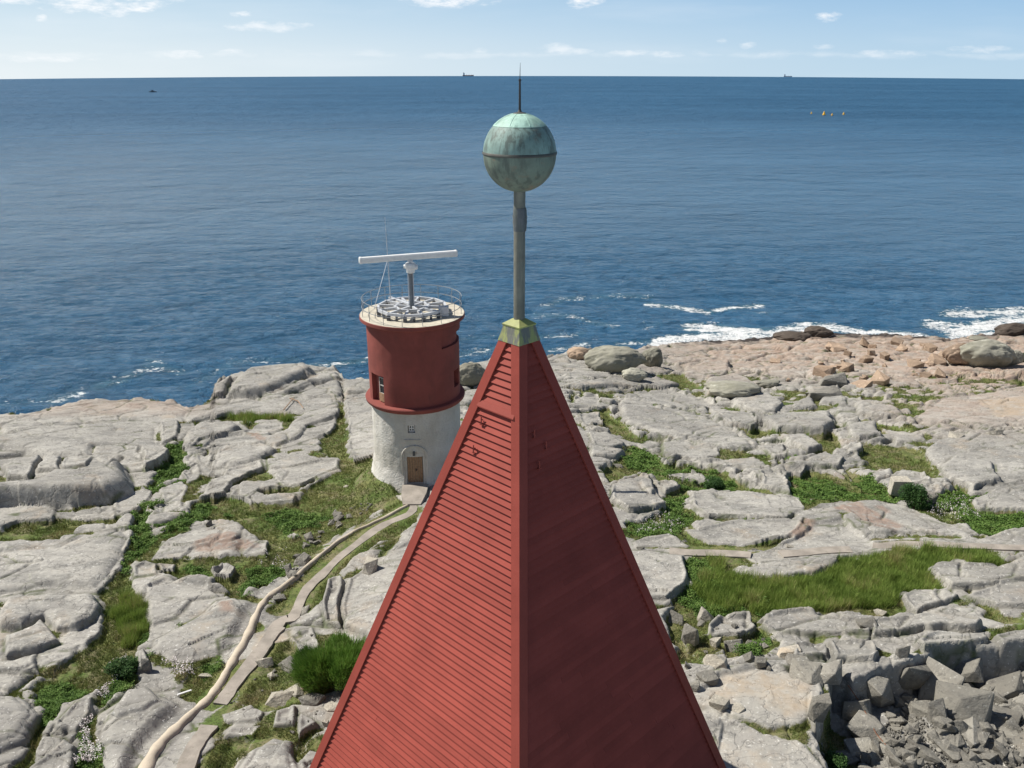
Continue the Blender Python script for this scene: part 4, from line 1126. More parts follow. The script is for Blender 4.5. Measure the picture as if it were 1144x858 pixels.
# round-headed plaster arch, string moulding and inscription ledge
mb = MB(); pts = []
for i in range(17):
    t = pi*i/16; pts.append(P_(2.955, -4.5-DW*1.5*cos(t), zdoor1+.12+.72*sin(t)))
pts = [P_(2.97, -4.5-DW*1.5, GZ+.3)]+pts+[P_(2.97, -4.5+DW*1.5, GZ+.3)]
mb.tube(pts, .045, 6); mb.build('arch_moulding', M['white_wall'], wl, smooth=60)
mb = MB(); mb.tube([P_(2.96, a, zdoor1+1.25) for a in range(-17, 7, 3)], .035, 6); mb.build('string_ledge', M['white_wall'], wl)
slab_on('lamp', 2.86, -6.4, -3.4, zdoor1+.16, zdoor1+.44, .16, M['darksteel'], tw, 2)
def window(par, a0, a1, z0, z1, r, nx, nz, fw=.05, fmat='white', gm='glass'):
    mb = MB(); zc_ = (z0+z1)/2
    dg = math.degrees(fw/r)
    for k in range(nx+1):
        a = a0+(a1-a0)*k/nx; a = min(max(a, a0+dg/2), a1-dg/2)
        mb.box(P_(r, a, zc_), (fw, .06, z1-z0), (Vector((-sin(az_(a)), cos(az_(a)), 0)), Vector((cos(az_(a)), sin(az_(a)), 0)), Vector((0, 0, 1))))
    for k in range(nz+1):
        z = z0+(z1-z0)*k/nz; z = min(max(z, z0+fw/2), z1-fw/2)
        A_, B_ = P_(r-.002, a0, z), P_(r-.002, a1, z); mb.beam(A_, B_, .055, fw)
    w = mb.build('window', M[fmat], par)
    g_ = slab_on('pane', r-.035, a0, a1, z0, z1, .01, M[gm], w, 3); return w
window(tw, -10.6, -3.2, ZL-1.58, ZL-1.14, 2.76, 2, 2, .06)
# ledge between the storeys
mb = MB(); mb.lathe([(2.85, -.34), (3.14, -.28), (3.26, -.16), (3.29, .0), (3.25, .06), (2.9, .10)], (TX, TY, ZL), 96, False, False)
mb.build('ledge', M['red_tower'], tw, smooth=35)
# red storey
ZU = ZD-.32
recsR = [(-68, -42, ZL+.10, ZL+2.0, .36), (58, 74, ZL+.85, ZL+2.0, .40), (36, 140, ZD-1.75, ZD-.95, .22)]
def pr(z, a):
    t = (z-ZL)/(ZU-ZL); return 2.97 + .0*t + float(fbm(np.array([a/14.0]), np.array([z*.9]), 2, 9)[0])*.012 + (.07 if (z > ZD-.95 and a > 34 and a < 142) else 0)
rwl = wall('upper_wall', pr, ZL+.02, ZU, recsR, M['red_tower'], 26)
slab_on('window_slot_shutter', 2.78, 37, 139, ZD-1.72, ZD-.98, .03, M['red_tower'], tw, 20)
w = window(tw, -57, -45, ZL+.16, ZL+1.8, 2.70, 1, 3, .06, 'win_white')
slab_on('door_panel', 2.72, -57.5, -44.6, ZL+.16, ZL+.72, .03, M['door'], w, 2)
window(tw, 60, 70, ZL+1.15, ZL+1.9, 2.66, 1, 2, .06)
slab_on('window_niche', 2.62, -67, -58.5, ZL+.11, ZL+1.96, .05, M['red_tower'], tw, 2)
# deck slab
RD = 3.37
mb = MB(); mb.lathe([(2.9, -.40), (3.05, -.38), (3.12, -.28), (RD-.04, -.26), (RD, -.22), (RD, -.03), (RD-.03, 0.0)], (TX, TY, ZD), 96, False, False)
dk = mb.build('cornice', M['red_tower'], tw, smooth=30)
mb = MB(); mb.lathe([(RD-.033, -.05), (RD-.033, .008), (.02, .05)], (TX, TY, ZD), 96, True, False)
mb.build('roof_deck', M['deck'], tw, smooth=50)
# railing
rl = MB(); RR_ = 3.18
for zz_ in (.55, 1.08): rl.tube([P_(RR_, a, ZD+zz_) for a in range(0, 361, 6)], .022, 6, cap=False)
rail = rl.build('railing', M['rail'], tw, smooth=60)
for k in range(16):
    mb = MB(); mb.tube([P_(RR_, 11+k*22.5, ZD), P_(RR_, 11+k*22.5, ZD+1.08)], .02, 6); mb.build('post', M['rail'], rail, smooth=60)
for a_ in (52, 68):            # small white marks wired to the rail
    pass

# ---- radar on the deck
rd_ = empty('radar', (TX, TY, ZD+.05), 'white radar scanner bar turning on a grey post on the tower roof', 'radar')
zt_ = zat(304, TY)
mb = MB(); mb.lathe([(.34, 0), (.34, .05), (.15, .08), (.135, .5), (.13, zt_-ZD-.4), (.17, zt_-ZD-.12), (.2, zt_-ZD-.05)], (TX, TY, ZD+.05), 12)
mb.build('mast', M['mast'], rd_, smooth=30)
for s in (-1, 1):
    mb = MB(); mb.tube([(TX+s*.16, TY-.1, ZD+.3), (TX+s*.16, TY-.1, zt_-.1)], .03, 6); mb.build('conduit', M['galv'], rd_)
zg0, zg1 = zt_, zat(292.5, TY)
mb = MB(); H_ = zg1-zg0
mb.lathe([(.22, -.04), (.27, 0), (.30, H_*.35), (.34, H_*.42), (.34, H_*.75), (.28, H_*.9), (.10, H_*.95), (.09, H_*1.2)], (TX, TY, zg0), 20)
gb_ = mb.build('gearbox', M['white'], rd_, smooth=30)
mb = MB(); mb.tube([(TX-.42, TY, zg0+H_*.55), (TX-.1, TY, zg0+H_*.55)], [.12, .17], 12); mb.tube([(TX+.1, TY, zg0+H_*.5), (TX+.46, TY, zg0+H_*.5)], [.2, .15], 12)
mb.build('motor', M['white'], gb_, smooth=40)
th = radians(20); dv = Vector((cos(th), sin(th), 0)); zbar = zat(287, TY); Lb = 3.02
cb = Vector((TX, TY, zbar)) - Vector((.06, 0, 0)); mb = MB()
# scanner bar: rounded box section
sec = [(-.13, -.17), (.13, -.17), (.17, -.12), (.17, .12), (.12, .19), (-.12, .19), (-.17, .12), (-.17, -.12)]
nv = Vector((-dv.y, dv.x, 0)); V = []
for s in (-Lb, Lb):
    for y, z in sec: V.append(cb + dv*s + nv*y + Vector((0, 0, z)))
mb.add(V, [(i, (i+1) % 8, 8+(i+1) % 8, 8+i) for i in range(8)] + [tuple(range(7, -1, -1)), tuple(range(8, 16))])
bar = mb.build('scanner_bar', M['white'], rd_)
for s in (-1, 1):
    mb = MB(); V = []
    for e_, g_ in ((Lb, 1.12), (Lb+.09, 1.12), (Lb+.13, .9)):
        for y, z in sec: V.append(cb + dv*s*e_ + nv*y*g_ + Vector((0, 0, z*g_)))
    mb.add(V, [(k*8+i, k*8+(i+1) % 8, (k+1)*8+(i+1) % 8, (k+1)*8+i) for k in range(2) for i in range(8)] + [tuple(range(7, -1, -1)), tuple(range(16, 24))])
    mb.build('end_cap', M['white'], bar)
mb = MB(); mb.box(cb+Vector((.06, 0, -.22)), (.32, .3, .1)); mb.build('bracket', M['galv'], bar)
# steel grillage round the post
gr = MB(); zg = ZD+.42
def gbeam(a, b): gr.beam(a, b, .13, .18)
R1, R2, NN_ = 2.2, 1.15, 12
outer = [P_(R1, 18+k*360/NN_, zg) for k in range(NN_)]; inner = [P_(R2, 18+k*60, zg) for k in range(6)]
for k in range(NN_): gbeam(outer[k], outer[(k+1) % NN_])
for k in range(6):
    gbeam(inner[k], inner[(k+1) % 6]); gbeam(inner[k], Vector((TX, TY, zg)) + (inner[k]-Vector((TX, TY, zg))).normalized()*.2)
    gbeam(inner[k], outer[2*k]); gbeam((inner[k]+inner[(k+1) % 6])/2, outer[(2*k+1) % NN_])
gf = gr.build('steel_frame', M['galv'], rd_)
for k in range(NN_):
    o_ = outer[k]; mb = MB(); mb.box((o_.x, o_.y, ZD+.19), (.22, .22, .32)); mb.build('support_block', M['darksteel'], gf)
    m_ = (outer[k]+outer[(k+1) % NN_])/2; mb = MB(); mb.box((m_.x, m_.y, ZD+.19), (.14, .14, .3)); mb.build('support_block', M['darksteel'], gf)
mb = MB(); b_ = P_(2.25, 62, ZD+.36); mb.box(b_, (.62, .42, .62)); mb.build('control_cabinet', M['galv'], rd_)
mb = MB(); mb.beam(P_(3.1, -152, ZD+.35), P_(.2, -140, ZD+.55), .22, .1); mb.build('cable_tray', M['galv'], rd_)
# whip antenna with stay
aa = empty('whip_antenna', tuple(at_D(434, 327, TY+1.6)), 'thin grey whip antenna at the back left of the tower roof, stayed by a strut', 'antenna')
a0 = P_(2.9, -152, ZD+.05); a0 = Vector((at_D(436, 327, TY+2.2).x, TY+2.2, ZD+.05))
zt2 = at_D(430, 243, TY+2.2)
mb = MB(); mb.tube([a0, a0.lerp(zt2, .5), zt2], [.035, .025, .01], 6); mb.build('whip', M['galv'], aa)
mb = MB(); fo_ = Vector((a0.x-.9, a0.y-1.5, ZD+.05)); mb.tube([fo_, a0.lerp(zt2, .52)], .024, 6); mb.build('stay', M['galv'], aa)
mb = MB(); mb.box(a0+Vector((0, 0, .05)), (.3, .3, .1)); mb.build('foot_plate', M['galv'], aa)
# door step slab
st_ = MB(); c0 = P_(3.0, -4.5, GZ); 
dirf = Vector((cos(az_(-6)), sin(az_(-6)), 0)); side = Vector((-dirf.y, dirf.x, 0))
V = []
for s_, w_, z_ in ((-.1, .85, .13), (1.2, .8, .12), (2.6, .55, .05)):
    for sd in (-1, 1):
        V.append(c0 + dirf*s_ + side*w_*sd + Vector((0, 0, z_))); V.append(c0 + dirf*s_ + side*w_*sd*1.03 + Vector((0, 0, -.5)))
st_.add(V, [(0, 2, 6, 4), (4, 6, 10, 8), (0, 4, 5, 1), (4, 8, 9, 5), (2, 3, 7, 6), (6, 7, 11, 10), (8, 10, 11, 9)])
o = st_.build('doorstep', M['concrete'], tw)
# ------------------------------------------------------------------ turf, tall grass, broad-leaved plants
def px_in(poly, sel): return poly_sd(np.stack([PU[sel]+fb1[sel]*20+frnd[sel]*6, PV[sel]+frnd[sel]*7], 1), np.array(poly, float), 1.0)
cand = np.nonzero((veg > .45) & (PU > -180) & (PU < 1330) & (PV < 930) & (PV > 385))[0]
cand = cand[cand >= nb]
LEAFY = [[(188,498),(210,496),(214,520),(210,535),(190,545),(172,560),(170,600),(152,640),(138,640),(150,600),(152,570),(170,535)], [(200,575),(240,566),(240,585),(205,592),(180,600),(175,580)],
 [(125,770),(160,740),(175,700),(200,695),(195,715),(165,760),(150,790),(125,790)], [(40,775),(60,765),(90,775),(80,790),(55,815),(42,800)],
 [(698,502),(718,500),(738,512),(742,530),(775,524),(770,534),(735,532),(705,522)], [(745,556),(765,560),(775,585),(745,598),(705,600),(700,590),(735,582),(738,570)],
 [(760,535),(800,530),(830,545),(790,548),(765,545)], [(885,535),(920,540),(970,558),(930,558),(885,560)], [(955,530),(985,532),(1010,560),(985,566),(965,550)],
 [(1070,575),(1144,568),(1200,570),(1200,600),(1100,602),(1070,590)], [(303,580),(330,570),(356,575),(350,590),(320,600),(305,592)], [(265,655),(285,640),(310,632),(320,640),(290,665),(268,668)],
 [(765,630),(790,620),(812,645),(815,690),(780,690),(765,676)], [(832,712),(860,716),(850,738),(828,732)], [(215,745),(235,735),(240,750),(222,765)], [(210,640),(222,635),(232,645),(215,650)],
 [(840,675),(860,672),(858,690),(838,695)], [(1040,556),(1090,545),(1100,560),(1060,572),(1035,570)], [(90,800),(110,785),(112,858),(88,870),(80,840)], [(860,490),(880,497),(890,520),(870,515)]]
REED = [[(812,640),(850,650),(905,644),(960,625),(1000,617),(1060,614),(1108,626),(1102,633),(1060,630),(1036,648),(1040,660),(1010,668),(1000,676),(930,682),(860,686),(838,690),(820,685),(810,665)],
        [(785,622),(800,625),(815,645),(812,680),(790,688)], [(256,464),(300,463),(318,467),(300,471),(262,472)], [(132,668),(160,665),(172,690),(160,720),(140,725),(125,700)]]
leafm = np.zeros(len(cand), bool); reedm = np.zeros(len(cand), bool)
for p in LEAFY: leafm |= px_in(p, cand) > 0
for p in REED: reedm |= px_in(p, cand) > 0
leafm &= RNG.random(len(cand)) < np.where(reedm, .45, 1.0)
reedm &= ~leafm
def blades(idx, k, h0, h1, w, lean, name, matn, label, spread=.5, huef=None):
    """k tapered blades per chosen ground vertex"""
    n_ = len(idx)*k; base = GV[np.repeat(idx, k)].copy()
    dist = np.hypot(base[:, 0], base[:, 1]); sc = np.clip(dist/42, .8, 1.9)
    base[:, :2] += RNG.normal(0, spread*.06, (n_, 2))*sc[:, None]
    patch = fbm(base[:, 0]/2.3, base[:, 1]/2.3, 3, 201); patch2 = fbm(base[:, 0]/.7, base[:, 1]/.7, 2, 205)
    hh = RNG.uniform(h0, h1, n_)*(1+.55*patch2)*sc**.35; hh = np.maximum(hh, .03)
    a = RNG.uniform(0, 2*pi, n_); ww = w*sc*RNG.uniform(.7, 1.3, n_)
    la = RNG.uniform(0, 2*pi, n_); ln = RNG.uniform(.1, lean, n_)*hh
    wind = .06*hh
    d = np.stack([np.cos(a), np.sin(a), np.zeros(n_)], 1)*ww[:, None]*.5
    top = base + np.stack([np.cos(la)*ln+wind, np.sin(la)*ln, hh], 1)
    base[:, 2] -= .03
    V = np.stack([base-d, base+d, top], 1).reshape(-1, 3)
    me = np_mesh(name, V, np.arange(n_*3).reshape(-1, 3))
    hue = np.clip(.38 + .5*patch + .2*patch2 + RNG.normal(0, .2, n_) + (0 if huef is None else huef(base)), 0, 1)
    at_ = me.attributes.new('hue', 'FLOAT', 'FACE'); at_.data.foreach_set('value', hue.astype(np.float32)[:len(me.polygons)])
    o = link_mesh(name, me, M[matn]); tag(o, label, 'grass', kind='stuff'); return o
def leaves(C, size, name, matn, huemid=.4, flat=.6, parent=None, kind=None, label=None, cat=None):
    n_ = len(C); nrm = RNG.normal(0, 1, (n_, 3)); nrm[:, 2] = np.abs(nrm[:, 2])+flat
    nrm /= np.linalg.norm(nrm, axis=1)[:, None]
    t = np.cross(nrm, RNG.normal(0, 1, (n_, 3))); t /= np.maximum(np.linalg.norm(t, axis=1), 1e-6)[:, None]; b_ = np.cross(nrm, t)
    s = (size*RNG.uniform(.6, 1.35, n_))[:, None] if np.isscalar(size) else (size*RNG.uniform(.6, 1.35, n_))[:, None]
    V = np.stack([C-t*s, C+b_*s*.5, C+t*s, C-b_*s*.5], 1).reshape(-1, 3)
    me = np_mesh(name, V, np.arange(n_*4).reshape(-1, 4))
    hue = np.clip(huemid + .35*fbm(C[:, 0]/.9, C[:, 1]/.9, 2, 305) + RNG.normal(0, .16, n_), 0, 1)
    at_ = me.attributes.new('hue', 'FLOAT', 'FACE'); at_.data.foreach_set('value', hue.astype(np.float32)[:len(me.polygons)])
    o = link_mesh(name, me, M[matn], parent)
    if kind or label: tag(o, label, cat, kind=kind)
    return o
pathd = np.full(len(cand), 9.)
CXY = np.stack([X[cand], Y[cand]], 1)
for pts, wd in ((PATH_A, .7), (PATH_B, .8), (DUCT, .3)):
    pathd = np.minimum(pathd, strip_sd(CXY, smooth_pts(pts, 2))-wd)
okp = pathd > 0
gi = cand[~leafm & ~reedm & okp]
gi = gi[(RNG.random(len(gi)) < .62) & (fbm(X[gi]/1.6, Y[gi]/1.6, 3, 401) > -.42)]
blades(gi, 3, .06, .17, .034, .9, 'meadow_grass', 'grass', 'short mixed green and straw coloured turf growing in the hollows between the rocks')
ri = cand[reedm & okp]
blades(ri, 7, .28, .6, .028, .6, 'tall_grass', 'reed', 'tall bright green marsh grass in the long wet hollow right of the beacon', 1.2)
li = cand[leafm & okp]
rep = np.repeat(li, 7); C = GV[rep].copy(); dist = np.hypot(C[:, 0], C[:, 1]); sc = np.clip(dist/45, .8, 1.6)
C[:, :2] += RNG.normal(0, .08, (len(C), 2))
mh = np.clip(.13+.30*fbm(C[:, 0]/.95, C[:, 1]/.95, 2, 301), .05, .6)
C[:, 2] += mh*RNG.uniform(.15, 1.0, len(C))**.6
leaves(C, .055*sc, 'broad_leaved_plants', 'leafy', kind='stuff', label='low broad-leaved green plants crowding the gullies between the rocks', cat='plants')
# flowers: pale campion heads over the leaves
fl = []
for poly, cnt in ((  [(92,800),(112,782),(114,835),(108,858),(82,858)], 260), ([(168,752),(205,742),(208,758),(172,764)], 130), ([(700,585),(745,572),(760,590),(715,600)], 120),
                  ([(1030,560),(1085,560),(1100,580),(1040,582)], 190), ([(120,745),(150,735),(150,760),(125,765)], 40), ([(110,775),(135,762),(125,790)], 50), ([(300,622),(318,616),(322,630),(302,640)], 40)):
    dd = px_in(poly, cand); c_ = cand[dd > 0]
    if len(c_) == 0:
        allv = np.nonzero((np.abs(PU-poly[0][0]) < 60) & (np.abs(PV-poly[0][1]) < 60))[0]; c_ = allv[px_in(poly, allv) > 0]
    q = c_[RNG.integers(0, len(c_), cnt*4)]; p = GV[q].copy(); ctr = p[::4].repeat(4, 0)[:len(p)]
    p = ctr + RNG.normal(0, .03, p.shape); p[:, 2] += RNG.uniform(.18, .42, len(p)); fl.append(p)
leaves(np.concatenate(fl), .032, 'pale_flowers', 'petal', kind='stuff', label='small white and pink flower heads scattered over the low green plants', cat='flowers')

def shrub(name, u, v, rx, ry, h, nl, ls, matn, label, lobes=9, fluffy=False, wild=.6):
    c = gp(u, v); R_ = random.Random(int(u)); root = empty(name, c, label, 'shrub')
    P = []
    lob = [(c.x + R_.uniform(-wild, wild)*rx, c.y + R_.uniform(-wild, wild)*ry, c.z + h*R_.uniform(.3, .72), R_.uniform(.34, .52)) for _ in range(lobes)]
    lob.append((c.x, c.y, c.z+h*.5, .6))
    per = nl//len(lob)
    for lx, ly, lz, lr in lob:
        d = RNG.normal(0, 1, (per, 3)); d /= np.linalg.norm(d, axis=1)[:, None]
        rr = RNG.uniform(.45, 1.0, per)**.6*(1+.22*fbm(d[:, 0]*3+lx, d[:, 1]*3+d[:, 2]*2, 2, 44))
        q = d*rr[:, None]*np.array([rx*lr*1.1, ry*lr*1.1, h*lr*.9])
        P.append(q + np.array([lx, ly, lz]))
    P = np.concatenate(P)
    P[:, 2] = np.maximum(P[:, 2], c.z-.05+RNG.uniform(0, .1, len(P)))
    if fluffy:
        n_ = len(P); dirv = P-np.array([c.x, c.y, c.z-.2]); dirv /= np.linalg.norm(dirv, axis=1)[:, None]; dirv += RNG.normal(0, .28, dirv.shape); dirv[:, 2] += .35
        sd = np.cross(dirv, RNG.normal(0, 1, dirv.shape)); sd /= np.linalg.norm(sd, axis=1)[:, None]
        L_ = RNG.uniform(.06, .26, n_)[:, None]
        V = np.stack([P-sd*.012, P+sd*.012, P+dirv*L_], 1).reshape(-1, 3)
        me = np_mesh('foliage', V, np.arange(n_*3).reshape(-1, 3))
        hue = np.clip(.35+.5*fbm(P[:, 0]/.5, P[:, 1]/.5+P[:, 2], 2, 12)+RNG.normal(0, .13, n_), 0, 1)
        a_ = me.attributes.new('hue', 'FLOAT', 'FACE'); a_.data.foreach_set('value', hue.astype(np.float32)[:len(me.polygons)])
        link_mesh('foliage', me, M[matn], root)
    else: leaves(P, ls, 'foliage', matn, parent=root)
    mb = MB()
    for lx, ly, lz, lr in lob:
        mb.tube([(c.x+.03, c.y, c.z-.1), ((c.x+lx)/2+.05, (c.y+ly)/2, (c.z+lz)/2), (lx, ly, lz)], [.035, .022, .008], 5)
    mb.build('stems', M['rust'], root)
    return root
shrub('shrub', 378, 764, 1.5, 1.25, 1.6, 46000, .03, 'shrub', 'large feathery bright green shrub against the left foot of the beacon', 20, True, .95)
shrub('shrub', 1018, 566, .95, .9, 1.55, 9000, .05, 'shrub_dark', 'round dark green shrub standing among pale rocks right of the beacon', 7)
shrub('shrub', 800, 545, .9, .7, .8, 5000, .05, 'shrub_dark', 'low dark bush in the green hollow below the smooth rock slab')
shrub('shrub', 1143, 405, 1.4, 1.0, 1.2, 4000, .09, 'leafy', 'small green bush at the right foot of the big grey boulder by the shore', 5)
shrub('shrub', 137, 757, .75, .65, .8, 7000, .035, 'shrub_dark', 'rounded flowering bush in the gully beside the jagged slab at lower left', 6)
shrub('shrub', 838, 733, .45, .45, .55, 3000, .05, 'leafy', 'bright lime green broad-leaved bush beside the dark faced loose block')
shrub('shrub', 931, 858, .5, .5, .6, 3500, .045, 'shrub_dark', 'low bush at the left edge of the quarry rubble')
# ------------------------------------------------------------------ loose stones, boulders and quarried blocks: each one an object
def hull_mesh(name, seed, flat=.7, npt=15, bev=.035, sub=0, boxy=.5):
    R_ = random.Random(seed); bm = bmesh.new()
    for i in range(npt):
        p = Vector((R_.uniform(-1, 1), R_.uniform(-1, 1), R_.uniform(-1, 1)))
        if R_.random() < boxy: p = Vector([math.copysign(R_.uniform(.72, 1), x) for x in p])
        else: p = p.normalized()*R_.uniform(.85, 1.05)
        bm.verts.new((p.x*.5, p.y*.5, (p.z*.5+.38)*flat))
    for i in range(6):
        a = i*pi/3+R_.uniform(-.4, .4); q = R_.uniform(.40, .52); bm.verts.new((q*cos(a), q*sin(a), (-.5+.38)*flat))
    r_ = bmesh.ops.convex_hull(bm, input=bm.verts)
    bmesh.ops.delete(bm, geom=[v for v in bm.verts if not v.link_faces], context='VERTS')
    bmesh.ops.dissolve_limit(bm, angle_limit=.22, verts=bm.verts, edges=bm.edges)
    if bev: bmesh.ops.bevel(bm, geom=list(bm.edges), offset=bev, segments=1, affect='EDGES', clamp_overlap=True)
    me = bpy.data.meshes.new(name); bm.to_mesh(me); bm.free(); return me
def round_mesh(name, seed, flat=.7, rough=.1):
    bm = bmesh.new(); bmesh.ops.create_icosphere(bm, subdivisions=5, radius=.5)
    co = np.array([v.co[:] for v in bm.verts]); d = co/np.linalg.norm(co, axis=1)[:, None]
    R_ = random.Random(seed); rad = np.ones(len(d))
    for i in range(9):         # planar cuts give broad worn faces
        nn = Vector((R_.gauss(0, 1), R_.gauss(0, 1), R_.gauss(0, .8))).normalized(); k = R_.uniform(.70, .95)
        dd = d@np.array(nn); lim = np.where(dd > .05, k/np.maximum(dd, .05), 9); rad = np.minimum(rad, (lim**-6+rad**-6)**(-1/6.)*1.0)
    rad = rad*(1+rough*fbm(d[:, 0]*1.7+seed, d[:, 1]*1.7+d[:, 2], 3, 8)+rough*.35*fbm(d[:, 0]*6, d[:, 1]*6+d[:, 2]*5, 2, 18))
    p = d*rad[:, None]*.5
    for v, q in zip(bm.verts, p): v.co = (q[0], q[1], (q[2]+.36)*flat)
    me = bpy.data.meshes.new(name); bm.to_mesh(me); bm.free()
    me.polygons.foreach_set('use_smooth', np.ones(len(me.polygons), bool)); return me
def put(name, me, mat, u, v, wpx, hpx=None, label=None, cat='stone', group=None, rz=None, tilt=.0, dr=.9, sink=.06, R_=random):
    """stone whose base sits where pixel (u, v) meets the ground, wpx wide; hpx tall in the picture"""
    p = gp(u, v); dep = p.y*CP-(p.z-CAMZ)*SP; w = wpx*dep/F
    dn = sqrt(p.x**2+p.y**2+(CAMZ-p.z)**2); ce = hypot(p.x, p.y)/dn; se = (CAMZ-p.z)/dn
    if hpx is None: hpx = wpx*.7
    H = max(.25*w, (hpx*dep/F - w*dr*se*.6)/ce)
    dx, dy = p.x/hypot(p.x, p.y), p.y/hypot(p.x, p.y)
    if not me.materials: me.materials.append(M[mat])
    o = bpy.data.objects.new(name, me); COL.objects.link(o)
    o.location = (p.x+dx*w*dr*.35, p.y+dy*w*dr*.35, 0)
    o.location.z = max(min(gz(o.location.x, o.location.y), p.z+.4), p.z-.35) - sink*w
    o.scale = (w, w*dr, H); o.rotation_euler = (R_.uniform(-tilt, tilt), R_.uniform(-tilt, tilt), rz if rz is not None else 0)
    tag(o, label, cat, group); return o
# named boulders -------------------------------------------------------
BOULD = [
 (688,413,64,29,'round_mesh',31,'boulder','big smooth grey boulder on the shore just right of the beacon tip'),
 (729,411,27,20,'round_mesh',37,'boulder','rounded boulder leaning on the right side of the big smooth boulder'),
 (708,424,33,13,'round_mesh',43,'boulder','low flat-topped boulder lying in front of the big smooth boulder'),
 (647,401,30,13,'round_mesh',47,'boulder_pink','pale pinkish boulder at the left edge of the big smooth boulder'),
 (1103,408,66,30,'round_mesh',53,'boulder','large wedge-shaped grey boulder on the pink shore at far right'),
 (1074,406,38,22,'round_mesh',59,'boulder_pink','orange pink rock wedge against the left side of the large grey boulder'),
 (1092,379,26,7,'round_mesh',61,'boulder','low rounded rock showing behind the top of the large grey boulder'),
 (1131,407,20,16,'round_mesh',67,'boulder','grey slab boulder leaning on the right end of the large grey boulder'),
 (822,441,62,20,'round_mesh',71,'boulder','long rounded whale-backed boulder on the bare rock in the right middle distance'),
 (915,375,32,11,'round_mesh',73,'block_dark','dark wet rock standing up in the surf at the right'),
 (886,378,42,5,'round_mesh',79,'block_dark','long low dark rock awash left of the standing surf rock'),
 (1130,372,40,14,'round_mesh',83,'block_dark','dark surf rock at the right edge of the picture'),
 (1113,367,34,7,'round_mesh',89,'block_dark','low dark skerry in the foam beside the right edge'),
 (830,448,1,1,None,0,'',''),
 (1034,563,20,15,'hull',97,'block','grey upright block half hidden behind the round dark shrub'),
 (1001,552,22,17,'hull',101,'block_pale','pale pointed block at the left of the round dark shrub'),
 (857,434,30,9,'round_mesh',103,'boulder','low humped rock beside the long whale-backed boulder'),
 (930,429,38,13,'hull',107,'block','flat-topped block with a dark front in the right middle distance'),
 (920,441,40,12,'hull',109,'block','flat slab block with a shaded front below the flat-topped block'),
 (528,432,34,24,'round_mesh',113,'boulder','grey boulder seen between the round tower and the beacon'),
]
for u, v, w, h, kind, sd, mt, lb in BOULD:
    if kind is None: continue
    flat = 1.0
    me = round_mesh('boulder', sd, 1.0, .10) if kind == 'round_mesh' else hull_mesh('boulder', sd, 1.0, 18, .03)
    k_ = 1.12 if kind == 'round_mesh' else 1.05
    put('boulder', me, mt, u, v+1.5, w*k_, h*(1.5 if kind == 'round_mesh' else 1.3), lb, 'boulder', dr=.62, tilt=.05, sink=.02)
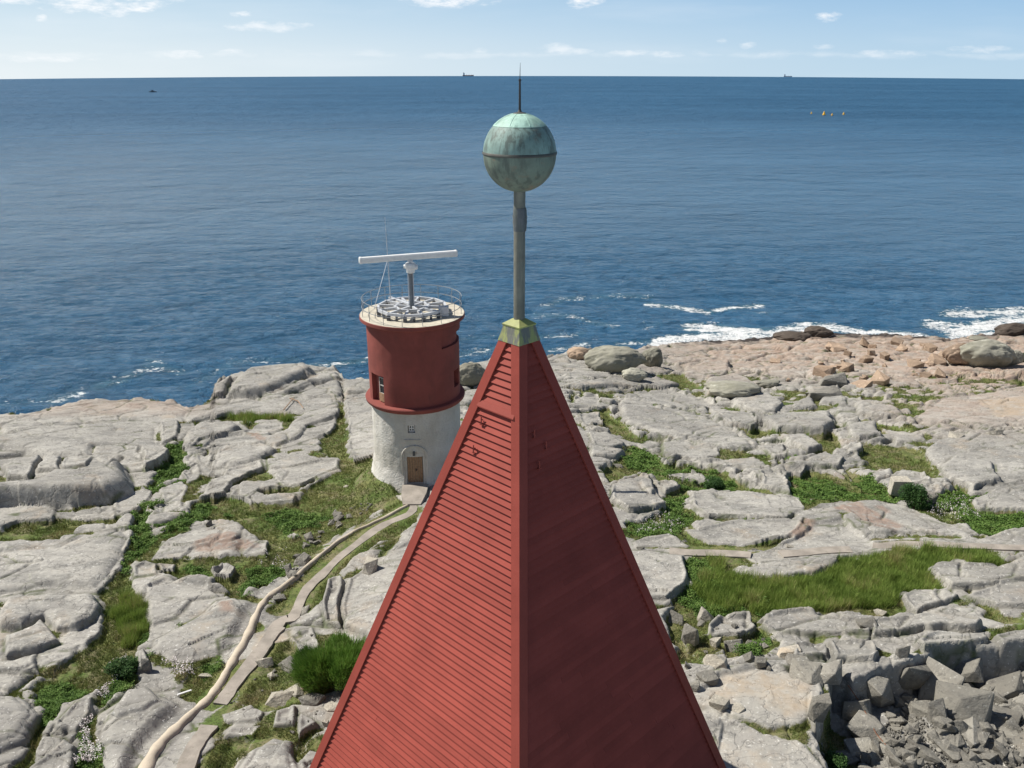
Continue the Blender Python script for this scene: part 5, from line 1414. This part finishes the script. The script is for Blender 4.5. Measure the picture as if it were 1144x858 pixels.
# single loose blocks right of the beacon -------------------------------
LOOSE = [
 (756,699,17,16,'grey angular stone touching the beacon edge, uppermost of the loose stones'),
 (789,696,21,17,'grey wedge stone with a pale top standing in the grass below the marsh grass'),
 (770,718,20,24,'tall grey block in front of the wedge stone near the beacon edge'),
 (783,700,10,7,'small dark stone between the wedge stone and the tall grey block'),
 (799,722,11,12,'small upright grey stone alone on the pale rock'),
 (824,728,24,18,'flat leaning slab in the middle of the loose stones'),
 (838,724,13,14,'dark split block behind the leaning slab'),
 (836,737,13,12,'dark cube-like block under the leaning slab'),
 (849,746,15,15,'pointed dark grey stone at the lower end of the loose stones'),
 (881,733,25,21,'squarish block with pale top and dark broken front beside the green bush'),
 (799,747,25,19,'broad stone with white lichen top on the turf near the beacon'),
 (864,737,16,10,'low grey slab left of the squarish block'),
 (792,763,25,15,'squat grey block near the beacon edge above the tan rock'),
 (768,746,9,9,'small stone wedged beside the beacon edge'),
 (802,790,20,14,'small pale block on the tan rock near the beacon edge'),
 (822,796,22,9,'low grey wedge casting a shadow right of the small pale block'),
 (774,771,14,10,'stone half hidden behind the beacon edge by the squat block'),
 (968,700,22,9,'small dark stone pair lying on the rock below the marsh grass'),
 (982,687,12,7,'small white stone at the lower rim of the marsh grass'),
 (913,801,20,28,'upright flaking stone at the left rim of the quarry'),
 (1007,735,14,15,'dark block balanced on the upper rim of the quarry'),
 (714,615,8,5,'little stone at the foot of the flat slab beside the beacon'),
 (690,523,12,7,'small broken stone in the turf right of the beacon at mid height'),
 (883,612,9,5,'pale cobble beside the gap in the walkway'),
 (875,614,7,4,'smaller pale cobble left of the pale cobble by the walkway gap'),
 (810,632,5,5,'white pebble in the turf just below the walkway'),
 (843,615,7,4,'grey pebble at the near edge of the walkway'),
 (234,588,7,8,'small grey stone standing alone in the meadow below the tower slabs'),
 (387,545,6,3,'small pale stone lying in the meadow left of the tower'),
 (340,625,9,6,'grey stone in the leafy edge of the meadow beside the stone row'),
 (298,745,17,13,'pale stone in the turf between the walkway and the feathery shrub'),
 (304,757,11,8,'dark round stone in front of the pale stone by the feathery shrub'),
 (322,752,28,12,'broad split slab in the turf left of the feathery shrub'),
 (330,778,24,14,'flat pale slab below the split slab'),
 (312,788,26,17,'angular pale rock left of the flat pale slab'),
 (349,789,25,16,'angular boulder at the lower left foot of the feathery shrub'),
 (370,794,16,11,'pale rock between the feathery shrub and the beacon edge'),
 (365,811,8,8,'small white stone beside the beacon edge'),
 (339,770,16,11,'reddish brown block under the feathery shrub'),
 (412,640,18,18,'pale jagged stone on top of the rock beside the beacon'),
 (232,757,16,11,'stone in the turf left of the pale mortar strip'),
 (165,750,10,14,'upright stone in the gully at the lower left'),
 (180,640,5,5,'tiny stone on the rock above the leafy gully'),
 (312,672,14,8,'flat stone by the bend of the walkway'),
 (338,687,20,9,'dark broken stone by the edge of the walkway'),
 (1118,582,10,6,'pale stone among the leafy plants at the right edge'),
 (1064,560,14,7,'flat pale stone among the flowering plants on the right'),
 (1110,486,16,10,'white block under the overhanging rock edge at far right'),
 (1068,489,16,7,'pale slab in the rock shelter at the right'),
]
for i, (u, v, w, h, lb) in enumerate(LOOSE):
    me = hull_mesh('stone', 500+i*3, 1.0, 7+i % 5, .02, boxy=.25)
    mt = 'block_pale' if ('pale' in lb or 'white' in lb) else ('boulder_pink' if 'reddish' in lb else 'block')
    put('stone', me, mt, u, v, w*1.15, h*1.12, lb, 'stone', rz=random.uniform(-.9, .9), tilt=.12, dr=.85)
# big quarried blocks ---------------------------------------------------
QB = [
 (1015,768,26,34,'tall dark block below the notch in the quarry wall'), (1043,790,34,42,'tall grey pillar block standing against the quarry wall'), (1078,762,26,24,'grey slab leaning in the corner of the quarry wall'),
 (1072,779,26,12,'low lichen-topped block under the leaning corner slab'), (1118,782,32,30,'rounded grey block under the dark corner of the quarry wall'), (1024,803,22,26,'pale upright block at the head of the rubble'),
 (1045,808,16,24,'narrow upright slab in the middle of the rubble'), (1072,812,42,36,'largest light-topped block in the middle of the rubble'), (1082,822,34,12,'thin dark slab tilted under the largest block'),
 (1140,793,18,20,'grey block at the right edge of the rubble'), (1140,758,16,14,'white-topped block at the right edge under the quarry wall'), (1143,748,14,8,'small white-topped block above the other at the right edge'),
 (975,790,28,30,'dark block with flat top under the left quarry ledge'), (955,800,24,26,'squat dark block at the left end of the quarry'), (967,825,28,22,'smooth dark slab lying in the grass of the quarry'),
 (960,845,22,16,'dark wedge at the lower left of the quarry'), (1062,843,28,18,'angular block in the lower middle of the rubble'), (1085,850,30,18,'flat-topped block in the lower right of the rubble'),
 (1110,838,26,20,'grey block with split face on the right of the rubble'), (1115,815,30,12,'low slab right of the largest block'), (1005,856,24,14,'round-edged block at the bottom of the rubble'),
 (1028,850,22,18,'light block at the bottom middle of the rubble'), (1138,845,24,22,'block at the bottom right corner'), (1098,800,20,14,'small pale slab above the low slab'), (1048,830,34,11,'wide flat slab across the rubble'),
 (1002,812,18,12,'small dark block where the grass meets the rubble'), (938,852,22,18,'dark block beside the low bush by the quarry'), (1126,825,20,12,'flat grey stone near the right edge of the rubble'),
 (900,762,26,18,'dark squared block on the left quarry ledge'), (925,764,22,20,'second squared block on the left quarry ledge, next to the rim'), (895,748,22,14,'dark fronted block above the squared blocks'),
]
for i, (u, v, w, h, lb) in enumerate(QB):
    me = hull_mesh('quarry_block', 900+i*5, 1.0, 8+i % 5, .018, boxy=.4)
    put('quarry_block', me, 'block', u, v, w*1.5, h*1.3, lb, 'rock', rz=random.uniform(-.7, .7), tilt=.22, dr=.9, sink=.1)
# small rubble ----------------------------------------------------------
RV_ = [hull_mesh('rubble_stone', 2000+i, 1.0, 8+i % 6, .03, boxy=.35) for i in range(14)]
for me in RV_: me.materials.append(M['block'])
RB = random.Random(12)
def scatter(name, poly, cnt, w0, w1, label, group, pw=2.2, meshes=RV_, cat='stone'):
    P2 = np.array(poly, float); k = 0; tries = 0
    while k < cnt and tries < cnt*30:
        tries += 1; u = RB.uniform(P2[:, 0].min(), P2[:, 0].max()); v = RB.uniform(P2[:, 1].min(), P2[:, 1].max())
        if poly_sd(np.array([[u, v]]), P2, 1)[0] < 0: continue
        w = w0 + (w1-w0)*RB.random()**pw
        put(name, RB.choice(meshes), 'block', u, v, w, w*RB.uniform(.5, .8), label, cat, group, rz=RB.uniform(0, 6.28), tilt=.3, dr=RB.uniform(.6, 1), sink=-.02, R_=RB); k += 1
scatter('rubble_stone', [(990,800),(1010,780),(1144,770),(1160,858),(1155,870),(960,870),(945,850),(985,835)], 280, 6, 24, 'small angular grey stone in the quarry rubble heap', 'small stones of the quarry rubble', 1.7)
scatter('row_stone', [(312,645),(318,630),(352,596),(380,566),(400,566),(395,580),(362,604),(330,650)], 34, 5, 15, 'small broken grey stone in the stone row beside the meadow path', 'stones of the row beside the path', 1.3)
scatter('chipping', [(396,562),(420,560),(422,575),(400,580)], 12, 2.5, 6, 'white stone chip in the turf at the top of the stone row', 'white chips near the tower')
scatter('turf_stone', [(250,790),(350,700),(362,800),(340,830),(300,800)], 22, 3, 9, 'small stone in the turf between the walkway and the beacon', 'small stones in the turf by the walkway')
scatter('turf_stone', [(755,700),(800,690),(880,720),(870,750),(800,760),(765,760)], 26, 3, 9, 'small stone lying between the loose blocks right of the beacon', 'small stones among the loose blocks')
scatter('shore_rock', [(850,405),(960,385),(1060,385),(1060,425),(960,432),(870,425)], 42, 6, 20, 'broken block on the pink rocky shore at the right', 'broken blocks on the pink shore', 1.6,
        [round_mesh('shore_rock', 4000+i, 1.0, .12) for i in range(0)] + [hull_mesh('shore_rock', 4100+i, 1.0, 13, .05, boxy=.75) for i in range(9)], 'rock')
# gravel between the stones: nobody could count it
Q = np.array([(985,815),(1010,790),(1144,775),(1170,875),(955,875),(965,850)], float); c_ = np.nonzero((PU > 950) & (PU < 1175) & (PV > 770) & (PV < 880))[0]
c_ = c_[poly_sd(np.stack([PU[c_], PV[c_]], 1), Q, 1.0) > 0]
q = c_[RNG.integers(0, len(c_), 5000)]; P_c = GV[q] + np.stack([RNG.normal(0, .06, 5000), RNG.normal(0, .06, 5000), RNG.uniform(-.02, .05, 5000)], 1)
octv = np.array([(1,0,0),(-1,0,0),(0,1,0),(0,-1,0),(0,0,1),(0,0,-1)], float); octf = np.array([(0,2,4),(2,1,4),(1,3,4),(3,0,4),(2,0,5),(1,2,5),(3,1,5),(0,3,5)])
sz = RNG.uniform(.025, .085, (5000, 1, 1))*RNG.uniform(.6, 1.3, (5000, 6, 1)); an = RNG.uniform(0, 6.28, 5000)
ov = octv[None]*sz; ov = np.stack([ov[..., 0]*np.cos(an)[:, None]-ov[..., 1]*np.sin(an)[:, None], ov[..., 0]*np.sin(an)[:, None]+ov[..., 1]*np.cos(an)[:, None]+ov[..., 2]*.3, ov[..., 2]*.8], -1)
GVv = (ov+P_c[:, None]).reshape(-1, 3); GFf = (octf[None]+(np.arange(5000)*6)[:, None, None]).reshape(-1, 3)
o = link_mesh('gravel', np_mesh('gravel', GVv, GFf), M['block']); tag(o, 'grey stone chips filling the gaps of the quarry rubble', 'gravel', kind='stuff')
for me in bpy.data.meshes:
    if me.name.startswith('shore_rock') and me.materials: me.materials[0] = M['boulder_pink']

# ------------------------------------------------------------------ paths and the mortar-covered pipe
def ribbon(name, pts, wd, th, mat, kind, k=5, off=.03, label=None, cat=None, rounded=False, par=None, wfn=None, rand=0):
    sp = smooth_pts(pts, k); P = [gp(u, v) for u, v in sp]
    Zs = np.array([p.z for p in P]); 
    for _ in range(4): Zs[1:-1] = (Zs[:-2]+Zs[1:-1]*2+Zs[2:])/4
    xy = np.array([(p.x, p.y) for p in P])
    for _ in range(2): xy[1:-1] = (xy[:-2]+xy[1:-1]*2+xy[2:])/4
    V = []; n_ = len(xy); prof = [(-1, -.6), (-1, 0.0), (-.97, .12), (0, .14), (.97, .12), (1, 0.0), (1, -.6)] if not rounded else [(-1.35, -.6), (-1.0, .1), (-.65, .36), (-.2, .5), (.25, .48), (.65, .34), (1.0, .1), (1.35, -.6)]
    for i in range(n_):
        a = xy[max(i-1, 0)]; b_ = xy[min(i+1, n_-1)]; d = (b_-a)/np.linalg.norm(b_-a); s = np.array([d[1], -d[0]])
        w = (wfn(i/(n_-1)) if wfn else wd)*(1+rand*gnoise(np.array([i*.37]), np.array([1.3]), 5)[0])
        for x, z in prof: V.append((xy[i][0]+s[0]*w*x, xy[i][1]+s[1]*w*x, Zs[i]+off+z*th))
    m_ = len(prof); mb = MB()
    mb.add(V, [(i*m_+j, i*m_+j+1, (i+1)*m_+j+1, (i+1)*m_+j) for i in range(n_-1) for j in range(m_-1)] + [tuple(range(m_))[::-1], tuple((n_-1)*m_+j for j in range(m_))])
    o = mb.build(name, M[mat], par, smooth=50 if rounded else 30); 
    bm_ = bmesh.new(); bm_.from_mesh(o.data); bmesh.ops.recalc_face_normals(bm_, faces=bm_.faces); bm_.to_mesh(o.data); bm_.free()
    if kind: tag(o, kind=kind)
    else: tag(o, label, cat)
    return o
ribbon('path', PATH_A[:9], .42, .28, 'concrete', 'structure', rand=.35, wfn=lambda t: .26+.08*t)
ribbon('path', [(312,700),(300,715),(292,728),(268,757),(255,775),(246,788)], .34, .3, 'concrete', 'structure', rand=.2, off=.05)
ribbon('path', [(234,812),(224,825),(212,845),(204,870)], .34, .3, 'concrete', 'structure', rand=.2, off=.04)
ribbon('path', [(748,617),(790,619),(839,620.5)], .34, .25, 'concrete', 'structure', off=.07, rand=.12)
ribbon('path', [(872,620),(900,618),(951,614)], .34, .25, 'concrete', 'structure', off=.07, rand=.12)
ribbon('path', [(975,611),(1010,609),(1040,609),(1080,611),(1144,613),(1230,616)], .32, .2, 'concrete', 'structure', off=.08, rand=.1)
ribbon('buried_pipe', DUCT, .24, .24, 'duct', None, label='pale winding mortar strip covering a pipe from the round tower down to the lower left', cat='pipe', rounded=True, wfn=lambda t: .10+.12*t, rand=.42, off=.04, k=6)

# rusty iron rod in the quarry
mb = MB(); P = [gp(944, 776)+Vector((0, 0, .5)), gp(960, 795)+Vector((0, 0, .45)), gp(978, 825)+Vector((0, 0, .25)), gp(996, 843)+Vector((0, 0, .1))]
mb.tube(P, .022, 6); o = mb.build('iron_rod', M['rust']); tag(o, 'bent rusty iron rod hanging over the left side of the quarry', 'rod')
# weathered sticks on the slab behind the meadow
mb = MB(); mb.tube([gp(317, 459)+Vector((0, 0, .12)), gp(325, 450)+Vector((0, 0, .2)), gp(328, 446)+Vector((0, 0, .2))], [.05, .04, .03], 6)
o = mb.build('driftwood', M['door']); tag(o, 'short grey driftwood stick on the slab, left one of the crossed pair', 'driftwood')
mb = MB(); mb.tube([gp(324, 447)+Vector((0, 0, .2)), gp(333, 450)+Vector((0, 0, .2)), gp(339, 457)+Vector((0, 0, .12))], [.05, .045, .03], 6)
o = mb.build('driftwood', M['door']); tag(o, 'short grey driftwood stick on the slab, right one of the crossed pair', 'driftwood')
# plank lying in the turf at lower left
mb = MB(); a_, b_ = gp(199, 777)+Vector((0, 0, .08)), gp(214, 773)+Vector((0, 0, .1)); mb.beam(a_, b_, .09, .05); o = mb.build('plank', M['white']); tag(o, 'pale weathered plank end lying beside the mortar strip', 'plank')

# ------------------------------------------------------------------ out at sea
def on_sea(u, v):
    a, y, d = ray(u, v); z = 0.0
    for _ in range(12):
        t = (z-CAMZ)/d; z = -((a*t)**2+(y*t)**2)/(2*RS)
    return Vector((a*t, y*t, z))
M['hull_red'] = paint('hull_paint', (.42, .24, .22), .6); M['hull_grey'] = paint('far_hull_grey', (.38, .43, .5), .6); M['yellow'] = paint('buoy_yellow', (.75, .42, .03), .5)
def ship(u, v, Lp, label, hm, dist=3100):
    a, y, d = ray(u, v); hd = hypot(a, y); p = Vector((a/hd*dist, y/hd*dist, -(dist**2)/(2*RS)))
    L_ = Lp*dist*CP/F; r_ = empty('ship', p, label, 'ship')
    mb = MB(); n_ = 9; V = []
    for i in range(n_):
        t = i/(n_-1); x = (t-.5)*L_; w = L_*.075*min(1, (1-t)*5+.05)*min(1, t*8+.5); sh = L_*(.085+.03*max(0, t-.8)*5)
        V += [(p.x+x, p.y-w*.6, p.z-1), (p.x+x, p.y-w, p.z+sh), (p.x+x, p.y+w, p.z+sh), (p.x+x, p.y+w*.6, p.z-1)]
    mb.add(V, [(i*4+j, i*4+(j+1) % 4, i*4+4+(j+1) % 4, i*4+4+j) for i in range(n_-1) for j in range(4)] + [(3, 2, 1, 0), tuple(range((n_-1)*4, n_*4))])
    mb.build('hull', M[hm], r_)
    mb = MB(); mb.box((p.x-L_*.38, p.y, p.z+L_*.17), (L_*.13, L_*.1, L_*.17)); mb.box((p.x-L_*.37, p.y, p.z+L_*.27), (L_*.10, L_*.13, L_*.035)); mb.build('deckhouse', M['white'] if hm != 'hull_grey' else M['hull_grey'], r_)
    mb = MB(); mb.box((p.x-L_*.43, p.y, p.z+L_*.29), (L_*.04, L_*.05, L_*.07)); mb.build('funnel', M[hm], r_)
    for k in (-.12, .08, .27):
        mb = MB(); mb.tube([(p.x+L_*k, p.y, p.z+L_*.09), (p.x+L_*k, p.y, p.z+L_*.19)], L_*.012, 6); mb.build('crane_post', M[hm], r_)
    return r_
ship(523, 84, 12.5, 'red cargo ship far out on the horizon left of the copper ball', 'hull_red')
ship(880, 87, 9, 'faint grey ship on the horizon at the right', 'hull_grey', 3350)
p = on_sea(171, 103); r_ = empty('small_boat', p, 'tiny dark boat far out on the left part of the sea', 'boat')
mb = MB(); s_ = 4.2; V = []
for t, w in ((-1, .3), (-.4, .36), (.3, .34), (1, .03)): V += [(p.x+t*s_, p.y-w*s_*.6, p.z-.2), (p.x+t*s_*1.05, p.y-w*s_, p.z+1.1), (p.x+t*s_*1.05, p.y+w*s_, p.z+1.1), (p.x+t*s_, p.y+w*s_*.6, p.z-.2)]
mb.add(V, [(i*4+j, i*4+(j+1) % 4, i*4+4+(j+1) % 4, i*4+4+j) for i in range(3) for j in range(4)] + [(3, 2, 1, 0), (12, 13, 14, 15)]); mb.build('hull', M['mast'], r_)
mb = MB(); mb.box((p.x-.6, p.y, p.z+1.8), (2.4, 1.6, 1.5)); mb.build('cabin', M['mast'], r_)
def buoy(u, v, px, label):
    p = on_sea(u, v); s = px*hypot(p.x, p.y)/F; r_ = empty('buoy', p, label, 'buoy', 'yellow marker buoys')
    mb = MB(); mb.lathe([(s*.30, -s*.15), (s*.5, 0), (s*.5, s*.25), (s*.34, s*.4)], p, 16); mb.build('float', M['yellow'], r_, smooth=40)
    mb = MB(); mb.lathe([(s*.3, s*.4), (s*.22, s*.95), (s*.05, s*1.1)], p, 12); mb.build('top_mark', M['yellow'], r_, smooth=40)
buoy(906.5, 127, 1.7, 'tiny yellow buoy, leftmost of the four on the sea at right'); buoy(920.5, 128.5, 3.2, 'largest yellow buoy, second from the left of the four')
buoy(929.5, 129, 2.0, 'small yellow buoy just right of the largest one'); buoy(942.5, 128, 2.1, 'small yellow buoy, rightmost of the four')
